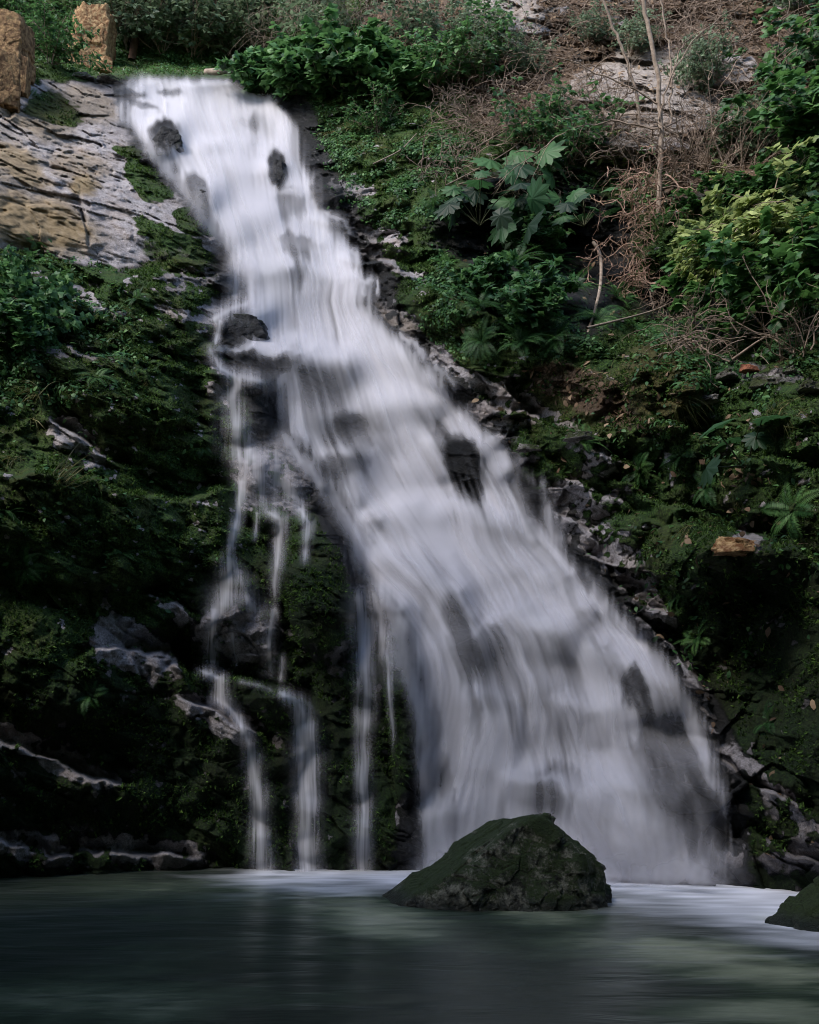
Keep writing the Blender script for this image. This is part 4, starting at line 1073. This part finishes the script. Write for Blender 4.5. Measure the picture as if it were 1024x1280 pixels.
for px, py, s, lab in [(705, 145, .7, 'dead brush lying over the left of the pale outcrop'), (765, 190, .8, 'dead brush under the pale outcrop by the trunks'), (885, 160, .8, 'dead brush over the right of the pale outcrop'), (845, 205, 1.0, 'dead brush just right of the tallest trunk'), (680, 75, .9, 'dead brush between the two pale outcrops'),
                       (935, 165, 1.0, 'dead brush left of the dense maples'), (580, 150, .9, 'dead brush on the green bank above the falls'), (800, 30, 1.0, 'dead brush behind the trunks at the top'), (870, 20, 1.0, 'dead brush at the top edge right of the trunks'), (980, 60, 1.0, 'dead brush by the top right corner')]:
    spawn('dead_brush', px, py, s, lab, 'brushwood', 'dead brush on the right slope', .55, .12)
# -- grasses
for px, py, s, lab in [(410, 165, .9, 'grass tuft on the bank just right of the upper falls'), (440, 160, .9, 'grass tuft below the leafy shrub row'), (470, 185, .9, 'grass tuft on the green bank'), (430, 190, .8, 'lower grass tuft on the green bank by the falls'), (40, 520, .8, 'sedge tuft on the dark left bank'),
                       (50, 490, .7, 'sedge tuft under the left ledge'), (100, 425, .6, 'sedge tuft under the left-hand shrub'), (145, 390, .6, 'sedge tuft on the moss left of the falls'), (20, 570, .7, 'sedge tuft at the left edge'), (760, 470, .7, 'sedge tuft left of the yellowish moss mound')]:
    spawn('sedge_tuft', px, py, s, lab, 'grass', None, .6)
for px, py, s, lab in [(800, 480, .9, 'long grass hanging from the yellowish moss mound'), (825, 430, .7, 'grass on top of the yellowish moss mound'), (780, 455, .8, 'long grass at the left side of the yellowish moss mound'), (850, 500, .8, 'long grass low on the yellowish moss mound'), (985, 520, 1.0, 'dry grass hanging from the mossy rock at the right'), (965, 530, .8, 'shorter dry grass hanging left on the mossy rock at the right')]:
    spawn('hanging_grass', px, py, s, lab, 'grass', None, .8)
# -- left bank
for px, py, s, lab in [(8, 400, .62, 'leafy dark green shrub at the left edge'), (42, 400, .6, 'leafy green shrub on the left bank, nearest the moss'), (28, 435, .55, 'lowest leafy green shrub on the left bank'), (10, 350, .4, 'small pale-leaved shrub under the ochre rock')]:
    spawn('leafy_shrub', px, py, s, lab, 'shrub', 'leafy shrubs on the left bank', .5)
for px, py, s, lab in [(40, 60, .8, 'dark green bush between the ochre rocks in the upper left'), (65, 80, .8, 'dark green bush against the rusty rock block'), (80, 50, .8, 'dark green bush growing over the rusty rock block'), (20, 25, .8, 'green bush in the top left corner')]:
    spawn('dark_bush', px, py, s, lab, 'bush', 'green bushes in the upper left', .3)
for px, py, s, lab in [(110, 95, .4, 'little fern at the foot of the rusty rock block'), (40, 118, .4, 'little fern beside the ochre rocks'), (45, 305, .4, 'fern on the ochre ledge at the left'), (5, 640, .5, 'fern at the left edge over the dark wall'), (75, 345, .4, 'fern on the ledge above the left-hand shrubs')]:
    spawn('fern', px, py, s, lab, 'fern', None, .5)

for px, py, s, lab in [(170, 372, .35, 'small fern on the green moss below the pale slab'), (120, 470, .4, 'fern drooping over the dark left bank'), (215, 440, .3, 'small fern on the moss beside the trickling water'), (80, 590, .4, 'fern under the left overhang'),
                       (30, 710, .4, 'dim fern low on the mossy left wall'), (150, 690, .35, 'dim fern in the middle of the mossy left wall'), (110, 870, .35, 'dim fern under the pale ledge at lower left'), (250, 560, .3, 'small dim fern left of the lacy trickle'),
                       (870, 800, .4, 'dim fern on the dark wall at lower right'), (960, 900, .4, 'dim fern low on the dark wall by the right edge'), (800, 700, .3, 'small fern on the wet ledges right of the falls')]:
    spawn('fern', px, py, s, lab, 'fern', None, .6)
for px, py, s, lab in [(190, 470, .6, 'drooping grass on the mossy ledge left of the trickle'), (70, 610, .7, 'drooping grass under the left overhang'), (10, 470, .7, 'drooping grass at the left edge below the shrubs'), (150, 600, .6, 'drooping grass in the middle of the left overhang'), (920, 620, .7, 'drooping grass over the dark ledge at the right'), (870, 655, .6, 'drooping grass above the orange-faced rock on the right')]:
    spawn('hanging_grass', px, py, s, lab, 'grass', None, .7)
# -- thin trees and fallen wood on the right slope
def wpts(lst, lift):
    out = []
    for k, (px, py) in enumerate(lst):
        P, N = at(px, py); out.append(np.array(P + N * (lift[k] if isinstance(lift, (list, tuple)) else lift)))
    return out
def smooth_path(P, n):
    P = np.array(P); t = np.linspace(0, len(P) - 1, n); o = np.stack([np.interp(t, np.arange(len(P)), P[:, k]) for k in range(3)], -1)
    for _ in range(3): o[1:-1] = (o[:-2] + 2 * o[1:-1] + o[2:]) / 4
    return o
def upright(px, py, tips):
    """trunk path standing on the slope at (px, py); tips are picture points at the trunk's own distance"""
    P, N = at(px, py); pts = [np.array(P) - np.array((0, 0, .15))]
    for k, (x, y) in enumerate(tips):
        a, b = rays(x, y); Y = P.y - 0.05 * (k + 1); pts.append(np.array((a * Y, Y, CAMZ + b * Y)))
    return pts
def tree(name, label, base, tips, r0, r1, limbs, mat, cat='tree', twigs=8, seed=0):
    r = np.random.default_rng(seed)
    root = bpy.data.objects.new(name, None); COL.objects.link(root)
    t = Soup(); path = smooth_path(upright(*base, tips), 26)
    path[3:-1] += r.normal(size=path[3:-1].shape) * 0.012
    t.tube(path, r0, r1, 8); t.build('trunk', mat, root, True)
    for lm in limbs:
        l = Soup(); Yb = path[:, 1].mean()
        pts = []
        for x, y in lm:
            a, b = rays(x, y); Y = Yb - 0.03 * len(pts); pts.append((a * Y, Y, CAMZ + b * Y))
        lp = smooth_path(pts, 20); lp[1:] += r.normal(size=lp[1:].shape) * 0.014
        l.tube(lp, 0.020, 0.005, 5)
        for q in range(twigs):
            k = r.integers(4, 19); c = curve(lp[k], rv(r) + (lp[k] - lp[k - 1]) * 10, r.uniform(.3, .9), 7, r, .5, -.2); l.tube(c, .008, .002, 3)
        l.build('limb', M_TWIG, root)
    return tag(root, label, cat)
tree('thin_tree', 'tallest thin pale trunk leaning over the reddish roots', (822, 262), [(825, 225), (827, 180), (826, 130), (820, 85), (812, 40), (803, 0), (795, -40)], .05, .034, [[(824, 130), (800, 115), (750, 92), (700, 70), (640, 66)], [(824, 150), (835, 100), (870, 45), (910, 15), (960, -20)], [(826, 160), (760, 150), (700, 165), (620, 230)]], M_BARK, seed=1)
tree('thin_tree', 'slender pale trunk leaning left of the tallest one', (803, 205), [(801, 160), (795, 110), (780, 65), (765, 30), (750, -10)], .034, .022, [[(797, 110), (770, 130), (735, 150)]], M_BARK, seed=2)
tree('thin_tree', 'thinnest grey trunk right of the tallest one', (838, 170), [(838, 110), (838, 60), (830, 25), (826, -20)], .02, .014, [[(838, 110), (850, 60), (880, 30)]], M_BARK, seed=3)
tree('brown_tree', 'reddish brown trunk standing behind the crest bushes', (276, 60), [(275, 20), (274, -20), (272, -70)], .2, .17, [], M_BROWN, seed=4)
tree('brown_tree', 'dark slanting trunk at the top beside the rusty block', (165, 70), [(172, 30), (180, -5), (190, -50)], .12, .09, [], M_BROWN, seed=5)
def log(name, label, pts, r0, r1, lift, mat, cat='log'):
    s = Soup(); s.tube(smooth_path(wpts(pts, lift), 14), r0, r1, 9)
    return tag(s.build(name, mat, None, True), label, cat)
log('fallen_log', 'short log leaning in the dark gap below the reddish roots', [(770, 300), (757, 340), (745, 375), (726, 425)], .03, .022, [.45, .3, .15, -.1], M_BARK)
log('fallen_log', 'pale log lying behind the crest of the falls', [(258, 94), (285, 92), (312, 86)], .09, .07, .05, M_BARK)
log('fallen_branch', 'pale branch lying below the reddish roots', [(735, 420), (770, 408), (810, 395), (850, 372)], .02, .012, .12, M_BARK, 'branch')
log('fallen_branch', 'pale branch across the brown slope near the top', [(640, 62), (600, 55), (560, 62)], .02, .01, .15, M_BARK, 'branch')
log('fallen_branch', 'thin pale stick over the umbrella-leaved plants', [(590, 236), (620, 232), (645, 236)], .018, .012, .3, M_BARK, 'branch')
log('fallen_branch', 'thin stick slanting over the green bank right of the falls', [(470, 215), (500, 195), (525, 178)], .015, .01, .2, M_BARK, 'branch')

for lab, pts, r0 in [('long thin dead branch slanting over the pale outcrop', [(690, 150), (740, 120), (790, 75), (850, 40)], .016), ('dead branch reaching from the tallest trunk to the maples', [(830, 180), (880, 150), (920, 148), (960, 150)], .014), ('dead stick leaning on the brown leaf heap', [(600, 200), (650, 170), (700, 120)], .014),
                     ('curved dead branch above the fern clump', [(560, 250), (610, 225), (650, 190), (665, 160)], .013), ('thin dead branch near the top right corner', [(900, 90), (950, 50), (1000, 35)], .014), ('pale dead branch at the right edge below the maples', [(930, 470), (970, 440), (1030, 410)], .016), ('dead stick lying left of the thin trunks at the top', [(670, 20), (720, 5), (770, 15)], .014)]:
    log('fallen_branch', lab, pts, r0, r0 * .5, .28, M_TWIG, 'branch')

# -- loose rocks
M_OCHRE = boulder_material('ochre_rock', (0.34, 0.21, 0.10), (0.09, 0.045, 0.018), 0.36, (0.05, 0.045, 0.015))
M_RUST = boulder_material('rusty_rock', (0.42, 0.28, 0.14), (0.14, 0.06, 0.022), 0.34, (0.05, 0.05, 0.02))
M_GREY = boulder_material('grey_stone', (0.30, 0.28, 0.27), (0.08, 0.07, 0.065), 0.54, (0.03, 0.04, 0.012))
M_RED = boulder_material('red_stone', (0.34, 0.13, 0.07), (0.16, 0.06, 0.035), 0.3, (0.03, 0.04, 0.012))
BOXY = [(-1, .1, .08, .5), (1, -.15, .05, .5), (.1, -1, .12, .45), (0, 1, 0, .5), (.1, -.1, 1, .8), (0, 0, -1, .6), (.6, -.7, .5, .72), (-.7, -.6, .3, .66)]
FLATR = [(-1, .1, .3, .7), (1, -.15, .3, .7), (.1, -1, .4, .45), (0, 1, .2, .6), (.15, -.2, 1, .28), (0, 0, -1, .4), (.6, -.7, .5, .55), (-.7, -.6, .6, .5)]
CHUNK = [(-.8, -.2, .5, .5), (.9, -.2, .3, .5), (.1, -1, .25, .42), (-.5, -.8, .3, .5), (0, 1, 0, .5), (.2, -.1, 1, .55), (-.5, 0, 1, .6), (0, 0, -1, .7), (.7, -.6, -.3, .6)]
def rock(px, py, size, planes, mat, label, seed, stretch=(1, 1, 1), rotz=0.0, lift=0.0, noise=.08, cat='rock', name='rock'):
    P, N = at(px, py)
    o = polyrock(name, P + Vector((0, .07 if planes is CHUNK else -.1, lift)), planes, mat, noise, seed, ICO5 if size > .3 else ICO4, 2.0, 50)
    o.scale = tuple(size * k for k in stretch); o.rotation_euler = (0, 0, rotz)
    return tag(o, label, cat)
rock(114, 86, 1.08, BOXY, M_RUST, 'tall rusty rock block standing at the top left of the slab', 31, (.95, 1, 1.5), .2, .45, .12)
rock(134, 92, .30, BOXY, M_RUST, 'small rusty stone at the foot of the tall rusty block', 32, (1, 1, 1.1), .4, .1)
rock(6, 85, .78, BOXY, M_OCHRE, 'rounded ochre rock, top of the stack at the left edge', 33, (1.1, 1, 1.1), .1, .35)
rock(2, 128, .62, BOXY, M_OCHRE, 'dark ochre rock at the bottom of the stack by the left edge', 34, (1.1, 1, 1.4), .5, .25)
rock(27, 112, .36, BOXY, M_OCHRE, 'narrow ochre rock wedged right of the left edge stack', 35, (.8, 1, 1.7), .2, .15)
for k, (px, py, s, lab) in enumerate([(105, 98, .3, 'flat grey rock below the rusty block'), (140, 100, .3, 'flat grey rock where the slab meets the crest'), (860, 412, .22, 'grey stone above the yellowish moss mound'), (905, 470, .18, 'small grey stone right of the yellowish moss mound'), (958, 480, .24, 'broken grey stone on the right bank'),
                                      (1010, 485, .2, 'grey stone at the right edge under the maples'), (985, 465, .14, 'little grey stone near the right edge'), (880, 500, .18, 'grey stone beside the yellowish moss mound'), (720, 545, .22, 'pale stone on the stepped right bank'), (660, 560, .18, 'pale stone close to the falls on the right')]):
    rock(px, py, s * .8, FLATR, M_GREY, lab, 50 + k, (1.3, 1, .9), k * .7, -.02, .2, 'stone', 'stone')
M_WET = boulder_material('wet_dark_rock', (0.045, 0.044, 0.046), (0.008, 0.008, 0.010), 0.44, (0.010, 0.018, 0.006))
rock(209, 180, .58, CHUNK, M_WET, 'dark wet rock parting the water high on the left of the falls', 81, (1, .8, 1.05), .2, 0, .1)
rock(347, 217, .34, CHUNK, M_WET, 'small upright wet rock at the right of the upper falls', 82, (.8, .8, 1.5), -.2, 0, .1)
rock(254, 250, .36, CHUNK, M_WET, 'rounded wet rock near the left edge of the upper falls', 83, (.85, .7, 1.5), .4, -.1, .1)
rock(302, 408, .62, CHUNK, M_WET, 'black wet rock beside the falls above the lacy trickle', 84, (1.2, .8, .8), .1, -.1, .1)
rock(322, 492, .42, CHUNK, M_WET, 'narrow black rock between the lacy trickle and the falls', 85, (.7, .7, 1.6), .3, -.1, .1)
rock(928, 680, .26, FLATR, M_RUST, 'orange-faced rock jutting from the dark right bank', 72, (1.5, 1, .9), .2, -.04, .2)
rock(935, 466, .13, FLATR, M_RED, 'small rust-red stone among grey stones on the right bank', 71, (1.2, 1, 1), .3, .03, .1, 'stone', 'stone')

# -- ground cover that nobody could count
def scatter(name, weight, n, mat, maker, seed, sink=0.0):
    """maker(r, P, N, k) -> V (k, m, 3), F (m-local), tint (k)"""
    r = np.random.default_rng(seed)
    area = np.linalg.norm(np.cross(np.gradient(PT, axis=1), np.gradient(PT, axis=0)), axis=-1)
    vis = (PX > -140) & (PX < 1170) & (PY > -80) & (PY < 1085)
    w = (np.clip(weight, 0, None) * np.minimum(area, 0.004) * vis).ravel().astype(np.float64)
    idx = r.choice(w.size, n, p=w / w.sum())
    P = PT.reshape(-1, 3)[idx] + r.normal(size=(n, 3)).astype(f32) * 0.008; N = NT_.reshape(-1, 3)[idx]
    V, F, T = maker(r, P, N, n)
    m = V.shape[1]
    Fq = (F[None] + (np.arange(n) * m)[:, None, None]).reshape(-1, 3)
    o = mesh_np(name, V.reshape(-1, 3), Fq, mat, None, False, dict(tint=np.repeat(T, m)))
    o['kind'] = 'stuff'
    return o
def basis(r, N, n, wild):
    d = r.normal(size=(n, 3)); nn = N + r.normal(size=(n, 3)) * wild
    nn /= np.linalg.norm(nn, axis=1, keepdims=True)
    d -= nn * (d * nn).sum(1, keepdims=True); d /= np.linalg.norm(d, axis=1, keepdims=True)
    return d, np.cross(nn, d), nn
def mk_sprig(lo, hi):
    def f(r, P, N, n):
        d, s, nn = basis(r, N, n, .35)
        L = r.uniform(lo, hi, n)[:, None]
        a = P - nn * .004
        V = np.stack([a - s * L * .35, a + s * L * .35, a + nn * L + d * L * .5, a - d * L * .35, a + d * L * .3, a + nn * L * .9 + s * L * .5], 1)
        return V.astype(f32), np.array([(0, 1, 2), (3, 4, 5)]), np.clip(r.normal(.45, .22, n), 0, 1)
    return f
def mk_leaf(lo, hi, wild, lift=.012, shape=LEAF0):
    def f(r, P, N, n):
        d, s, nn = basis(r, N + np.array((0, 0, .5)), n, wild)
        L = r.uniform(lo, hi, n)[:, None, None]
        S = shape[0]
        V = (P + nn * lift)[:, None] + L * (S[None, :, :1] * d[:, None] + S[None, :, 1:2] * s[:, None] + S[None, :, 2:] * nn[:, None])
        return V.astype(f32), shape[1], np.clip(r.normal(.5, .25, n), 0, 1)
    return f
patchy = fbm(P0, 2.4, 3, 601)
dry = (1 - in_fall) * (1 - .6 * near_fall)
scatter('moss', np.clip(moss_a - .35, 0, 1) * dry * (1 - hollow) * sstep(-.25, .25, patchy), 150000, M_MOSS, mk_sprig(.015, .05), 701)
scatter('leaf_litter', 1.2 * sstep(1.2, .4, ell(910, 592, 50, 14, 8)) + litter_a * sstep(-.3, .2, patchy) + .03 * dry * (PX > 560), 16000, M_DRY, mk_leaf(.05, .14, .7), 702)
green = np.maximum.reduce([sstep(1.2, .5, ell(480, 200, 130, 80, 20)), sstep(1.2, .4, ell(640, 380, 130, 90, 20)), .8 * sstep(1.2, .3, ell(930, 400, 150, 110, 0)), .18 * sstep(1.2, .3, ell(860, 570, 160, 50, 15)), .5 * sstep(1.2, .4, ell(60, 420, 120, 110, 10)),
                           .8 * sstep(1.2, .5, ell(250, 40, 200, 60, 0)), .6 * sstep(1.2, .4, ell(450, 80, 150, 50, 0)), .5 * sstep(1.2, .4, ell(760, 230, 120, 60, 0)), .06 * sstep(1.2, .3, ell(900, 760, 160, 150, 0)), .04 * sstep(1.2, .3, ell(120, 640, 180, 200, 0))])
scatter('ground_cover', green * dry * (1 - .85 * hollow) * sstep(-.15, .3, fbm(P0, 1.8, 3, 605)) * (1 - .8 * slab), 42000, M_DEEP, mk_leaf(.03, .10, .6, .05), 703)
